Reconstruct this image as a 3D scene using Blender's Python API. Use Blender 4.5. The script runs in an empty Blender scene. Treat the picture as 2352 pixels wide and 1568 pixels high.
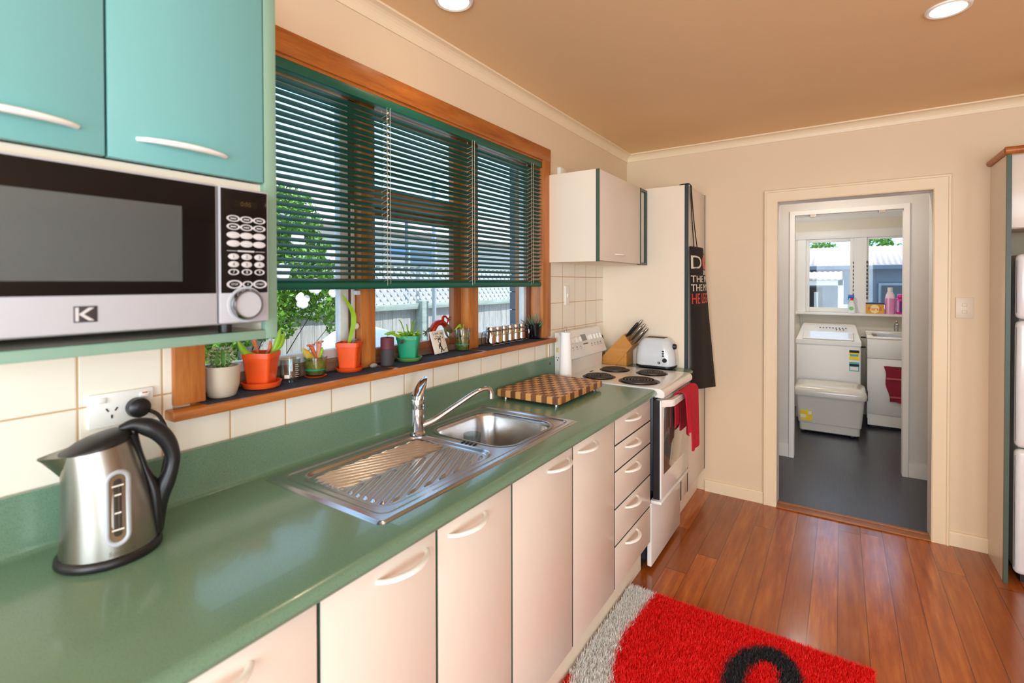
import bpy, bmesh, math, random
import numpy as np
from mathutils import Vector, Matrix
random.seed(7); rng = np.random.default_rng(7)
S = bpy.context.scene; COL = S.collection; PI = math.pi
R = math.radians
# ------------------------------------------------------------------ camera, world, sun, big lights, exposure
cam_d = bpy.data.cameras.new('camera'); cam = bpy.data.objects.new('camera', cam_d); COL.objects.link(cam)
cam_d.sensor_width = 36.0; cam_d.lens = 1130.61 / 2352 * 36.0
cam_d.shift_x = 0.0; cam_d.shift_y = -(784 - 662.27) / 2352
cam_d.clip_start = 0.02; cam_d.clip_end = 200
cam.matrix_world = (Matrix.Translation((1.3249, 0, 1.4202)) @ Matrix.Rotation(0.58882, 4, 'Z')
                    @ Matrix.Rotation(PI / 2 - 0.01125, 4, 'X') @ Matrix.Rotation(-0.0019, 4, 'Z'))
cam_d.dof.use_dof = True; cam_d.dof.focus_distance = 2.6; cam_d.dof.aperture_fstop = 3.2
S.camera = cam
S.view_settings.view_transform = 'Standard'; S.view_settings.look = 'None'
S.view_settings.gamma = 1.0; S.view_settings.use_curve_mapping = False
S.view_settings.exposure = 0.10
S.cycles.use_denoising = True
S.cycles.max_bounces = 10; S.cycles.diffuse_bounces = 5; S.cycles.glossy_bounces = 4
S.cycles.transparent_max_bounces = 16; S.cycles.transmission_bounces = 8
S.cycles.caustics_reflective = False; S.cycles.caustics_refractive = False
S.cycles.sample_clamp_indirect = 6.0
W = bpy.data.worlds.new('sky'); S.world = W; W.use_nodes = True
bg = W.node_tree.nodes['Background']; bg.inputs[0].default_value = (0.52, 0.75, 1.0, 1); bg.inputs[1].default_value = 2.3

def lamp(name, kind, loc, energy, color, direction=(0, 0, -1), **kw):
    d = bpy.data.lights.new(name, kind); d.energy = energy; d.color = color
    for k, v in kw.items(): setattr(d, k, v)
    o = bpy.data.objects.new(name, d); COL.objects.link(o); o.location = loc
    o.rotation_euler = Vector(direction).to_track_quat('-Z', 'Y').to_euler()
    return o
lamp('sun', 'SUN', (3, 8, 12), 5.2, (1, 0.95, 0.86), (-0.52, -0.36, -0.80), angle=R(0.6))
lamp('added_daylight_back', 'AREA', (1.75, -2.52, 1.42), 115, (0.86, 0.95, 1.0), (0, 1, 0), shape='RECTANGLE', size=2.3, size_y=1.5)  # unseen area light added behind the camera, standing in for daylight
lamp('added_daylight_side', 'AREA', (3.46, -1.15, 1.10), 62, (0.86, 0.95, 1.0), (-1, 0, 0), shape='RECTANGLE', size=1.6, size_y=1.9)  # second added area light, at an unseen opening in the right wall

lamp('laundry_fill', 'POINT', (.95, 5.30, 2.105), 17, (1.0, 1.0, 1.0), shadow_soft_size=.045)  # added fill without a fixture, hidden near the ceiling, brightens the laundry
lamp('lobby_fill', 'POINT', (1.30, 3.90, 2.20), 7, (1.0, 0.98, 0.96), shadow_soft_size=.06)  # added fill for the lobby, out of view and without a fixture
# ------------------------------------------------------------------ material helpers
def lin(h):
    h = h.lstrip('#'); c = [int(h[i:i + 2], 16) / 255 for i in (0, 2, 4)]
    return tuple(x / 12.92 if x <= .04045 else ((x + .055) / 1.055) ** 2.4 for x in c) + (1,)
class NT:
    def __init__(s, name):
        s.m = bpy.data.materials.new(name); s.m.use_nodes = True; s.t = s.m.node_tree; s.n = s.t.nodes
        s.b = s.n['Principled BSDF']; s.out = s.n['Material Output']
    def add(s, typ, ins=None, **kw):
        nd = s.n.new(typ)
        for k, v in kw.items(): setattr(nd, k, v)
        for k, v in (ins or {}).items():
            if hasattr(v, 'is_output') and v.is_output: s.t.links.new(v, nd.inputs[k])
            else: nd.inputs[k].default_value = v
        return nd
    def math(s, op, a, b=0.0, c=0.0):
        return s.add('ShaderNodeMath', {0: a, 1: b, 2: c}, operation=op).outputs[0]
    def mix(s, f, a, b):
        nd = s.n.new('ShaderNodeMix'); nd.data_type = 'RGBA'
        for k, v in ((0, f), (6, a), (7, b)):
            if hasattr(v, 'is_output'): s.t.links.new(v, nd.inputs[k])
            else: nd.inputs[k].default_value = v
        return nd.outputs[2]
    def ramp(s, f, stops):
        nd = s.add('ShaderNodeValToRGB', {0: f}); e = nd.color_ramp.elements
        while len(e) < len(stops): e.new(0.5)
        for el, (p, c) in zip(e, stops): el.position = p; el.color = c
        return nd.outputs[0]
    def coord(s): return s.add('ShaderNodeTexCoord').outputs['Object']
    def link(s, a, k):
        s.t.links.new(a, s.b.inputs[k] if isinstance(k, (str, int)) else k)
    def bump(s, h, strength=.2, dist=.002):
        nd = s.add('ShaderNodeBump', {'Height': h, 'Strength': strength, 'Distance': dist}); s.link(nd.outputs[0], 'Normal')
    def noise(s, scale, detail=3, vec=None, rough=.5):
        return s.add('ShaderNodeTexNoise', {'Vector': vec if vec is not None else s.coord(), 'Scale': scale, 'Detail': detail, 'Roughness': rough}).outputs[0]
    def mapping(s, scale=(1, 1, 1), loc=(0, 0, 0)):
        return s.add('ShaderNodeMapping', {'Vector': s.coord(), 'Scale': scale, 'Location': loc}).outputs[0]
def scale_c(c, k): return (min(c[0] * k, 1), min(c[1] * k, 1), min(c[2] * k, 1), 1)
def M(name, hx, rough=.5, metal=0., var=.05, scale=25., bump=0., coat=0., spec=.5, trans=0., alpha=1., ior=1.45, vec=None, emit=None, aniso=0., dist=.001):
    n = NT(name); c = lin(hx)
    nz = n.noise(scale, 3, n.mapping(vec) if vec else None)
    n.link(n.mix(nz, scale_c(c, 1 - var), scale_c(c, 1 + var)), 'Base Color')
    b = n.b.inputs
    b['Roughness'].default_value = rough; b['Metallic'].default_value = metal; b['Coat Weight'].default_value = coat
    b['Specular IOR Level'].default_value = spec; b['Transmission Weight'].default_value = trans; b['Alpha'].default_value = alpha; b['IOR'].default_value = ior
    b['Anisotropic'].default_value = aniso; b['Coat Roughness'].default_value = .1
    if bump: n.bump(nz, bump, dist)
    if emit:
        b['Emission Color'].default_value = lin(emit[0]); b['Emission Strength'].default_value = emit[1]
    return n.m
def wood(name, dark, light, axis='y', rough=.35, sc=1.0, bump=.15):
    n = NT(name); v = {'x': (2, 22, 22), 'y': (22, 2, 22), 'z': (22, 22, 2)}[axis]
    v = tuple(a * sc for a in v)
    g = n.noise(1.6, 8, n.mapping(v), .62)
    g2 = n.noise(9, 4, n.mapping(v), .6)
    f = n.math('ADD', n.math('MULTIPLY', g, .75), n.math('MULTIPLY', g2, .25))
    n.link(n.ramp(f, [(.30, lin(dark)), (.70, lin(light))]), 'Base Color')
    n.b.inputs['Roughness'].default_value = rough; n.bump(g2, bump, .001)
    return n.m
def clear(name, tint='FFFFFF', gloss=.08, rough=.02):
    n = NT(name); tr = n.add('ShaderNodeBsdfTransparent', {0: lin(tint)}); gl = n.add('ShaderNodeBsdfGlossy', {'Roughness': rough})
    fr = n.add('ShaderNodeLayerWeight', {'Blend': .5}); nz = n.noise(3)
    f = n.math('ADD', n.math('MULTIPLY', n.math('POWER', fr.outputs['Facing'], 5.0), .75), n.math('MULTIPLY', n.math('ADD', nz, .5), gloss * .4))
    mx = n.add('ShaderNodeMixShader', {0: f, 1: tr.outputs[0], 2: gl.outputs[0]})
    n.t.links.new(mx.outputs[0], n.out.inputs[0]); n.n.remove(n.b)
    return n.m
def tile_mat(name, hx, grout, y0, z0, p=.1535, pz=.147, w=.022):
    n = NT(name); sp = n.add('ShaderNodeSeparateXYZ', {0: n.coord()})
    def edge(o, off, pp):
        f = n.math('FRACT', n.math('DIVIDE', n.math('SUBTRACT', o, off), pp))
        return n.math('MINIMUM', f, n.math('SUBTRACT', 1.0, f))
    e = n.math('MINIMUM', edge(sp.outputs[1], y0, p), edge(sp.outputs[2], z0, pz))
    mask = n.math('LESS_THAN', e, w)
    nz = n.noise(6)
    c = lin(hx); base = n.mix(nz, scale_c(c, .96), scale_c(c, 1.03))
    n.link(n.mix(mask, base, lin(grout)), 'Base Color')
    n.link(n.math('ADD', n.math('MULTIPLY', mask, .55), .22), 'Roughness')
    sm = n.math('MULTIPLY', n.math('MINIMUM', e, w * 2.2), 12.0)
    n.bump(sm, .6, .004)
    return n.m
# ------------------------------------------------------------------ materials
m_wall = M('paint_cream', 'E5D0B2', .55, var=.02, scale=4, bump=.05)
m_ceil = M('paint_ceiling', 'EDCDA0', .7, var=.03, scale=3)
m_trim = M('paint_trim_cream', 'EFDDBD', .4, var=.03, scale=9)
m_white = M('paint_white', 'E9E9E8', .4, var=.02, scale=8)
m_lwall = M('paint_laundry', 'DCD6C8', .55, var=.02, scale=5)
m_lobby = M('paint_lobby_grey', 'D5D6D6', .45, var=.02, scale=5)
m_wmach = M('washer_enamel', 'E4E6E8', .45, var=.01, scale=10)
m_tile = tile_mat('cream_tiles', 'F0E9DA', 'CBA67A', .654, 1.1605, w=.013)
m_lam = M('cream_laminate', 'E5DACD', .32, var=.015, scale=6, coat=.15)
m_lamw = M('cream_melamine', 'EFE2CE', .4, var=.015, scale=6)
m_green = M('green_edging', '47594E', .4, var=.08, scale=40)
m_green_lit = M('green_edging_lit', '86A995', .35, var=.04, scale=30)  # the green edging again, lightened for the light falling on it
m_teal = M('teal_laminate', '72AEAE', .35, var=.03, scale=4, coat=.1)
m_hand = M('white_handle_plastic', 'FBF8F4', .25, var=.01, coat=.3)
m_black = M('black_plastic', '1B1A1C', .38, var=.1, scale=60)
m_blackg = M('black_gloss', '0B0C0F', .10, var=.1, spec=.35)
m_dark = M('dark_rubber', '26262A', .7, var=.15, scale=80, bump=.3)
m_chrome = M('chrome', 'C4C4C8', .07, 1., var=.02)
m_steel = M('brushed_steel', '9F9A91', .30, 1., var=.08, scale=3, vec=(60, 60, 1.5), aniso=.4)
m_steels = M('sink_steel', 'C2C2C4', .25, 1., var=.05, scale=3, vec=(4, 60, 4))
m_silver = M('silver_paint', 'B4B8BF', .35, 0., var=.02, scale=20)
m_wenam = M('white_enamel', 'ECEAE6', .18, var=.01, scale=10, coat=.4)
m_wplas = M('white_plastic', 'EDEAE4', .35, var=.015, scale=10)
m_rimu = wood('rimu_timber_horizontal', '8E4818', 'C67A36', 'y')
m_rimuv = wood('rimu_timber_vertical', '985020', 'C98240', 'z')
m_oldw = wood('weathered_timber', '6B4632', 'A5856B', 'y', .7, 1.5, .5)
m_sashw = M('weathered_white_paint', 'D9DAD8', .55, var=.18, scale=30, bump=.2)
m_blind = M('dark_green_slat', '035C4B', .42, var=.05, scale=10, coat=.2)
m_cord = M('pale_cord', 'CFCDB8', .7)
m_glass = clear('window_glass', 'F7FBFF', .05)
m_clear = clear('clear_plastic', 'EEF5F5', .40, .05)
m_terra = M('orange_plastic', 'E4531A', .35, var=.06, scale=14, coat=.1)
m_beige = M('beige_ceramic', 'BFB09B', .55, var=.03, scale=20)
m_soil = M('potting_soil', '4A3A30', .9, var=.5, scale=120, bump=1., dist=.01)
m_gravel = M('grey_gravel', '8D8B88', .8, var=.4, scale=150, bump=1., dist=.01)
m_cact = M('cactus_green', '4E7A33', .5, var=.25, scale=60)
m_spine = M('pale_spines', 'D9D3B8', .7)
m_leaf = M('bright_leaf', '8DBF2A', .4, var=.3, scale=20)
m_leafd = M('aloe_leaf', '4F8168', .45, var=.25, scale=60)
m_pitch = M('reddish_pitcher', 'C96B3A', .45, var=.35, scale=30)
m_moss = M('moss_in_jar', '7C7A22', .7, var=.6, scale=70, bump=.8, dist=.01)
m_greenp = M('green_plastic_pot', '16936B', .35, var=.04, scale=12, coat=.2)
m_oliv = M('olive_saucer', '5C8A4A', .4, var=.08)
m_cand1 = M('plum_wax', '5E2A33', .6, var=.15, scale=40)
m_cand2 = M('charcoal_wax', '3B393C', .65, var=.25, scale=50, bump=.3)
m_stone = M('grey_stone', '8F9288', .7, var=.25, scale=60, bump=.5)
m_mat = M('ribbed_mat', '33363F', .75, var=.25, scale=400, bump=1., dist=.002)
m_paper = M('card_white', 'E9E4D8', .6, var=.02)
m_ink = M('black_ink', '25201E', .7)
m_heart = M('red_ink', 'D8707A', .7)
m_liz = M('red_bronze_paint', 'A8281C', .3, .35, var=.5, scale=25)
m_lizd = M('dull_bronze', '7A6A4A', .35, .4, var=.3, scale=30)
m_red = M('red_terry', 'C41A33', .9, var=.2, scale=140, bump=1., dist=.004)
m_burg = M('burgundy_terry', '8E2238', .9, var=.2, scale=140, bump=1., dist=.004)
m_burgl = M('pale_band_terry', 'B85A66', .9, var=.1)
m_apron = M('black_cloth', '211C1B', .85, var=.15, scale=200, bump=.4)
m_beech = wood('beech_block', 'BE7F36', 'CF954C', 'x', .4, 1.2, .03)
m_key = M('key_print', 'C9CACC', .4)
m_keyd = M('key_dark', '3A3A3E', .4)
m_label_y = M('label_yellow', 'F0D020', .5)
m_label_b = M('label_blue', '48A8C8', .5)
m_coil = M('hotplate_coil', '4E4743', .42, .5, var=.2, scale=40)
m_ovglass = M('oven_glass', '57524C', .05, var=.05, coat=1., spec=1.)
m_vinyl = M('dark_vinyl', '3C3E48', .32, var=.5, scale=3, vec=(45, 1.6, 1), bump=.1)
m_tub = M('translucent_plastic', 'D2D1CC', .22, var=.03, coat=.4, trans=.0)
m_pink = M('pink_liquid', 'D98AC0', .25, var=.03, coat=.3)
m_mag = M('magenta_plastic', 'E01A98', .3, coat=.3)
m_blue = M('blue_plastic', '1F64C8', .35)
m_redp = M('red_plastic', 'DE2A1C', .4)
m_gold = M('gold_card', 'D8A030', .5, var=.25, scale=30)
m_purple = M('purple_label', '6A1F8A', .5)
m_paling = wood('weathered_paling', '8E8A84', 'D6D1CA', 'z', .85, 1.0, .4)
m_rail = wood('greyed_rail', '8A968C', 'BEC8BE', 'y', .85, 1.0, .4)
m_house = M('white_weatherboard', 'CFCBC6', .7, var=.04)
m_slate = M('slate_weatherboard', '5F6872', .7, var=.1, scale=8)
m_roofp = M('pale_iron_roof', 'CBB2AA', .55, var=.06, scale=12)
m_grass = M('dry_lawn', '8A9A5A', .95, var=.35, scale=12)
m_conc = M('concrete', 'C9C4BA', .9, var=.1, scale=8)
m_rose = M('rose_leaf', '6FA032', .5, var=.5, scale=9)
m_petal = M('white_petal', 'F4EDE6', .6, var=.05)
m_stem = M('brown_stem', '5A4630', .8)
m_cover = M('white_sheet', 'F2F2F2', .7, var=.02)
m_edge = M('dark_blue_green_edging', '2B3942', .4, var=.06)
m_lampw = M('downlight_diffuser', 'FFF6E0', .5, emit=('FFE9C4', 9.0))
m_screen = M('display_dark', '14100C', .15, emit=('F0B030', .0))
m_digit = M('amber_segment', '4E3C1C', .4)
m_cdark = M('dark_cavity', '2A2622', .8)

def floor_mat():
    n = NT('rimu_floorboards'); sp = n.add('ShaderNodeSeparateXYZ', {0: n.coord()})
    X, Y = sp.outputs[0], sp.outputs[1]
    bx = n.math('DIVIDE', n.math('ADD', X, .012), .1025); col = n.math('FLOOR', bx); fx = n.math('FRACT', bx)
    rn = n.add('ShaderNodeTexWhiteNoise', {'W': col}, noise_dimensions='1D').outputs[0]
    by = n.math('DIVIDE', n.math('ADD', Y, n.math('MULTIPLY', rn, 7.3)), 2.3); fy = n.math('FRACT', by)
    rn2 = n.add('ShaderNodeTexWhiteNoise', {'W': n.math('ADD', n.math('MULTIPLY', col, 13.7), n.math('FLOOR', by))}, noise_dimensions='1D').outputs[0]
    vec = n.add('ShaderNodeCombineXYZ', {0: n.math('ADD', n.math('MULTIPLY', X, 26), n.math('MULTIPLY', rn2, 50)), 1: n.math('MULTIPLY', Y, 2.2), 2: rn2}).outputs[0]
    g = n.noise(1.4, 8, vec, .6)
    c = n.ramp(g, [(.28, lin('883C0C')), (.5, lin('B45C18')), (.75, lin('D48230'))])
    c = n.mix(n.math('MULTIPLY', rn2, .75), c, lin('80401A'))
    pat = n.noise(2.2, 3)
    c = n.mix(n.math('MULTIPLY', pat, .3), c, lin('A8602C'))
    seam = n.math('LESS_THAN', n.math('MINIMUM', fx, n.math('SUBTRACT', 1.0, fx)), .014)
    seam2 = n.math('LESS_THAN', fy, .0016)
    sm = n.math('MAXIMUM', seam, seam2)
    c = n.mix(n.math('MULTIPLY', sm, .7), c, lin('3A1C0E'))
    sc = n.noise(70, 2); spk = n.math('GREATER_THAN', sc, .73)
    c = n.mix(n.math('MULTIPLY', spk, .35), c, lin('4A2A1C'))
    n.link(c, 'Base Color')
    n.link(n.math('ADD', n.math('MULTIPLY', n.noise(9, 4), .20), .11), 'Roughness')
    n.b.inputs['Coat Weight'].default_value = .25; n.b.inputs['Coat Roughness'].default_value = .12
    n.bump(n.math('SUBTRACT', n.math('MULTIPLY', g, .25), sm), .25, .0015)
    return n.m
m_floor = floor_mat()
def worktop_mat():
    n = NT('green_speckled_laminate'); a = n.noise(700, 2); b = n.noise(380, 2); d = n.noise(3, 2)
    c = n.mix(n.math('GREATER_THAN', a, .58), lin('66866F'), lin('71907B'))
    c = n.mix(n.math('GREATER_THAN', b, .60), c, lin('5C7B68'))
    c = n.mix(n.math('MULTIPLY', d, .25), c, lin('698A76'))
    n.link(c, 'Base Color'); n.b.inputs['Roughness'].default_value = .22; n.b.inputs['Coat Weight'].default_value = .2
    n.bump(a, .05, .0005)
    return n.m
m_work = worktop_mat()
def board_mat():
    n = NT('end_grain_checker'); sp = n.add('ShaderNodeSeparateXYZ', {0: n.coord()})
    X, Y = sp.outputs[0], sp.outputs[1]
    r = n.math('FLOOR', n.math('DIVIDE', X, .0262)); par = n.math('MODULO', n.math('ABSOLUTE', r), 2.0)
    q = n.math('ADD', n.math('DIVIDE', Y, .0400), par)
    cc = n.math('FLOOR', q); chk = n.math('MODULO', n.math('ABSOLUTE', cc), 2.0)
    rn = n.add('ShaderNodeTexWhiteNoise', {'Vector': n.add('ShaderNodeCombineXYZ', {0: r, 1: cc}).outputs[0]}, noise_dimensions='2D').outputs[0]
    lt = n.mix(rn, lin('C98A4C'), lin('E0AC6A')); dk = n.mix(rn, lin('56331F'), lin('7E4E2A'))
    c = n.mix(chk, lt, dk); g = n.noise(220, 3)
    n.link(n.mix(n.math('MULTIPLY', g, .25), c, lin('A06A3C')), 'Base Color'); n.b.inputs['Roughness'].default_value = .45
    return n.m
m_board = board_mat()

# ------------------------------------------------------------------ mesh builder
class MB:
    def __init__(s): s.v = []; s.f = []; s.mi = []; s.cur = 0
    def face(s, idx): s.f.append(tuple(idx)); s.mi.append(s.cur)
    def poly(s, pts):
        b = len(s.v); s.v += [tuple(p) for p in pts]; s.face(range(b, b + len(pts)))
    def box(s, x0, y0, z0, x1, y1, z1, b=0., seg=2, side=None, axis=0):
        if x0 > x1: x0, x1 = x1, x0
        if y0 > y1: y0, y1 = y1, y0
        if z0 > z1: z0, z1 = z1, z0
        bm = bmesh.new(); vs = [bm.verts.new(p) for p in ((x0, y0, z0), (x1, y0, z0), (x1, y1, z0), (x0, y1, z0), (x0, y0, z1), (x1, y0, z1), (x1, y1, z1), (x0, y1, z1))]
        for q in ((0, 3, 2, 1), (4, 5, 6, 7), (0, 1, 5, 4), (1, 2, 6, 5), (2, 3, 7, 6), (3, 0, 4, 7)): bm.faces.new([vs[i] for i in q])
        b = min(b, .49 * min(x1 - x0, y1 - y0, z1 - z0))
        if b > 0: bmesh.ops.bevel(bm, geom=list(bm.edges), offset=b, segments=seg, affect='EDGES', profile=.5)
        s.take(bm, side, axis); return s
    def take(s, bm, side=None, axis=0, mtx=None):
        bm.normal_update(); bm.verts.ensure_lookup_table(); bm.verts.index_update(); o = len(s.v)
        s.v += [tuple((mtx @ v.co) if mtx else v.co) for v in bm.verts]
        for f in bm.faces:
            s.f.append(tuple(o + v.index for v in f.verts))
            s.mi.append(s.cur if side is None else (s.cur if abs(f.normal[axis]) > .9 else side))
        bm.free()
    def loft(s, rings, close=True, cap0=True, cap1=True):
        o = len(s.v); n = len(rings[0])
        for r in rings: s.v += [tuple(p) for p in r]
        for i in range(len(rings) - 1):
            for j in range(n if close else n - 1):
                a = o + i * n + j; b = o + i * n + (j + 1) % n
                s.face((a, b, b + n, a + n))
        if cap0: s.face([o + j for j in range(n)][::-1])
        if cap1: s.face([o + (len(rings) - 1) * n + j for j in range(n)])
        return s
    def lathe(s, prof, c, seg=32, cap0=True, cap1=True, sx=1., sy=1.):
        return s.loft([[(c[0] + r * sx * math.cos(2 * PI * k / seg), c[1] + r * sy * math.sin(2 * PI * k / seg), c[2] + z) for k in range(seg)] for r, z in prof], True, cap0, cap1)
    def tube(s, pts, r, seg=10, flat=1., cap=True, up=None):
        pts = [Vector(p) for p in pts]; n = len(pts); rs = list(r) if hasattr(r, '__len__') else [r] * n
        rings = []; prev = None
        for i, p in enumerate(pts):
            t = (pts[min(i + 1, n - 1)] - pts[max(i - 1, 0)]).normalized()
            if prev is None:
                a = Vector(up) if up else (Vector((0, 0, 1)) if abs(t.z) < .9 else Vector((1, 0, 0)))
                nrm = (a - t * a.dot(t)).normalized()
            else: nrm = (prev - t * prev.dot(t)).normalized()
            prev = nrm; bi = t.cross(nrm)
            rings.append([p + nrm * (rs[i] * math.cos(2 * PI * k / seg)) + bi * (rs[i] * flat * math.sin(2 * PI * k / seg)) for k in range(seg)])
        return s.loft(rings, True, cap, cap)
    def cyl(s, p0, p1, r0, r1=None, seg=20): return s.tube([p0, p1], [r0, r0 if r1 is None else r1], seg)
    def prism(s, poly, axis, a, b):
        def P(u, v, w): return {'x': (w, u, v), 'y': (u, w, v), 'z': (u, v, w)}[axis]
        return s.loft([[P(u, v, a) for u, v in poly], [P(u, v, b) for u, v in poly]])
    def grid(s, fn, nu, nv):
        o = len(s.v)
        for i in range(nu + 1):
            for j in range(nv + 1): s.v.append(tuple(fn(i / nu, j / nv)))
        for i in range(nu):
            for j in range(nv):
                a = o + i * (nv + 1) + j; s.face((a, a + nv + 1, a + nv + 2, a + 1))
        return s
    def ball(s, c, r, seg=16, ring=10, sc=(1, 1, 1)):
        bm = bmesh.new(); bmesh.ops.create_uvsphere(bm, u_segments=seg, v_segments=ring, radius=1)
        for v in bm.verts: v.co = Vector((c[0] + v.co.x * r * sc[0], c[1] + v.co.y * r * sc[1], c[2] + v.co.z * r * sc[2]))
        s.take(bm); return s
    def text(s, txt, size, mtx, ext=.0006, align='CENTER', sx=1.):
        cu = bpy.data.curves.new('t', 'FONT'); cu.body = txt; cu.size = size; cu.extrude = ext; cu.align_x = align; cu.align_y = 'CENTER'; cu.resolution_u = 3
        ob = bpy.data.objects.new('t', cu); COL.objects.link(ob)
        me = bpy.data.meshes.new_from_object(ob.evaluated_get(bpy.context.evaluated_depsgraph_get()))
        bm = bmesh.new(); bm.from_mesh(me); bmesh.ops.scale(bm, vec=(sx, 1, 1), verts=bm.verts)
        s.take(bm, mtx=mtx); bpy.data.meshes.remove(me); bpy.data.objects.remove(ob); bpy.data.curves.remove(cu)
        return s
    def xf(s, m):
        s.v = [tuple(m @ Vector(p)) for p in s.v]; return s
    def mesh(s, name, mats, off=(0, 0, 0), inv=None, smooth=True, angle=35):
        me = bpy.data.meshes.new(name)
        vs = [tuple(inv @ Vector(p)) for p in s.v] if inv is not None else [(p[0] - off[0], p[1] - off[1], p[2] - off[2]) for p in s.v]
        me.from_pydata(vs, [], s.f); mats = mats if isinstance(mats, (list, tuple)) else [mats]
        for m in mats: me.materials.append(m)
        if len(mats) > 1: me.polygons.foreach_set('material_index', s.mi)
        bm = bmesh.new(); bm.from_mesh(me); bmesh.ops.recalc_face_normals(bm, faces=bm.faces); bm.to_mesh(me); bm.free()
        if smooth:
            me.polygons.foreach_set('use_smooth', [True] * len(me.polygons)); me.set_sharp_from_angle(angle=R(angle))
        me.update(); return me
def frame(o, x, z):                      # matrix: local x -> x, local z(normal) -> z
    x = Vector(x).normalized(); z = Vector(z).normalized(); y = z.cross(x)
    return Matrix(((x.x, y.x, z.x, o[0]), (x.y, y.y, z.y, o[1]), (x.z, y.z, z.z, o[2]), (0, 0, 0, 1)))
def props(o, label, cat, group=None):
    o['label'] = label; o['category'] = cat
    if group: o['group'] = group
class Thing:
    def __init__(s, name, label, cat, loc, group=None, rz=0.):
        s.root = bpy.data.objects.new(name, None); COL.objects.link(s.root); s.root.empty_display_size = .05
        s.root.location = loc; s.root.rotation_euler = (0, 0, rz); props(s.root, label, cat, group)
        s.mw = Matrix.Translation(loc) @ Matrix.Rotation(rz, 4, 'Z'); s.inv = s.mw.inverted()
    def part(s, name, mb, mat, parent=None, label=None, local=False, kind=None, **kw):
        me = mb.mesh(name, mat, inv=None if local else s.inv, **kw)
        o = bpy.data.objects.new(name, me); COL.objects.link(o); o.parent = parent or s.root
        if label: o['label'] = label
        if kind: o['kind'] = kind
        return o
def solo(name, mb, mat, label, cat, loc, group=None, **kw):
    o = bpy.data.objects.new(name, mb.mesh(name, mat, off=loc, **kw)); COL.objects.link(o); o.location = loc; props(o, label, cat, group); return o
def struct(name, mb, mat, parent=None, **kw):
    o = bpy.data.objects.new(name, mb.mesh(name, mat, **kw)); COL.objects.link(o)
    if parent: o.parent = parent
    else: o['kind'] = 'structure'
    return o
def sroot(name):
    o = bpy.data.objects.new(name, None); COL.objects.link(o); o['kind'] = 'structure'; return o
def rrect(x0, y0, x1, y1, r, n=6):
    out = []
    for cx, cy, a in ((x1 - r, y0 + r, -90), (x1 - r, y1 - r, 0), (x0 + r, y1 - r, 90), (x0 + r, y0 + r, 180)):
        for k in range(n + 1):
            t = R(a + 90 * k / n); out.append((cx + r * math.cos(t), cy + r * math.sin(t)))
    return out
def bez(pts, n=16):                      # Catmull-Rom through points
    P = [Vector(p) for p in pts]; P = [P[0] * 2 - P[1]] + P + [P[-1] * 2 - P[-2]]; out = []
    m = len(P) - 3
    for i in range(m):
        for k in range(n):
            t = k / n; a, b, c, d = P[i:i + 4]
            out.append(.5 * (2 * b + (c - a) * t + (2 * a - 5 * b + 4 * c - d) * t * t + (3 * b - a - 3 * c + d) * t ** 3))
    out.append(P[-2]); return out
YF = 3.523; ZC = 2.36
# ================================================================== STRUCTURE
b = MB()
b.box(-.18, -2.62, -.05, 0, YF + .12, 1.101).box(-.18, -2.62, 2.08, 0, YF + .12, ZC + .1)
b.box(-.18, -2.62, 1.101, 0, .562, 2.08).box(-.18, 2.298, 1.101, 0, YF + .12, 2.08)
struct('wall_left', b, m_wall)
t = MB().box(0, -.6, 1.0, .006, .522, 1.32).box(0, .522, 1.0, .006, 2.30, 1.11).box(0, 2.336, .85, .006, 3.065, 1.545)
ts = struct('wall_left_tiles', t, m_tile); ts['kind'] = 'structure'
b = MB(); D0, D1, DH = .985, 1.75, 1.945; A0 = 1.99
b.box(-.0, YF, -.05, D0, YF + .12, ZC + .1).box(D0, YF, DH, D1, YF + .12, ZC + .1).box(D1, YF, -.05, A0, YF + .12, ZC + .1)
b.box(A0, YF, 2.03, 2.95, YF + .12, ZC + .1).box(2.95, YF, -.05, 3.4, YF + .12, ZC + .1)
b.box(A0 - .06, YF + .12, -.05, A0, 4.1, 2.1).box(A0, 4.05, -.05, 2.95, 4.1, 2.1).box(2.95, YF + .12, -.05, 3.0, 4.1, 2.1).box(A0, YF + .12, 2.05, 2.95, 4.1, 2.1)
struct('wall_far', b, m_wall)
b = MB(); b.box(3.4, -2.62, -.05, 3.52, -2.0, ZC + .1).box(3.4, -.3, -.05, 3.52, YF + .12, ZC + .1).box(3.4, -2.0, 2.1, 3.52, -.3, ZC + .1).box(3.4, -2.0, -.05, 3.52, -.3, .1)
struct('wall_right', b, m_wall)
b = MB(); b.box(0, -2.6, -.05, .55, -2.48, ZC + .1).box(2.95, -2.6, -.05, 3.4, -2.48, ZC + .1).box(.55, -2.6, 2.2, 2.95, -2.48, ZC + .1).box(.55, -2.6, -.05, 2.95, -2.48, .65)
struct('wall_back', b, m_wall)
r = sroot('window_added')  # unseen window, added to go with the back area light
b = MB()
for y in (.55, 1.75, 2.91): b.box(y, -2.59, .65, y + .04, -2.55, 2.2)
b.box(.55, -2.585, .65, 2.95, -2.555, .69).box(.55, -2.585, 2.16, 2.95, -2.555, 2.2); struct('window_frame', b, m_white, r)
r = sroot('door_added'); b = MB()  # unseen glazed door, added to go with the side area light
for y in (-2.0, -1.17, -.34): b.box(3.44, y, .1, 3.48, y + .04, 2.1)
b.box(3.445, -2.0, .1, 3.475, -.3, .16).box(3.445, -2.0, 2.04, 3.475, -.3, 2.1); struct('door_frame', b, m_white, r)
struct('floor', MB().box(-.18, -2.62, -.05, 3.52, YF + .0, 0).box(A0 - .06, YF, -.05, 3.0, 4.1, 0), m_floor)
struct('ceiling', MB().box(-.18, -2.62, ZC, 3.52, YF + .12, ZC + .08), m_ceil)
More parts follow.
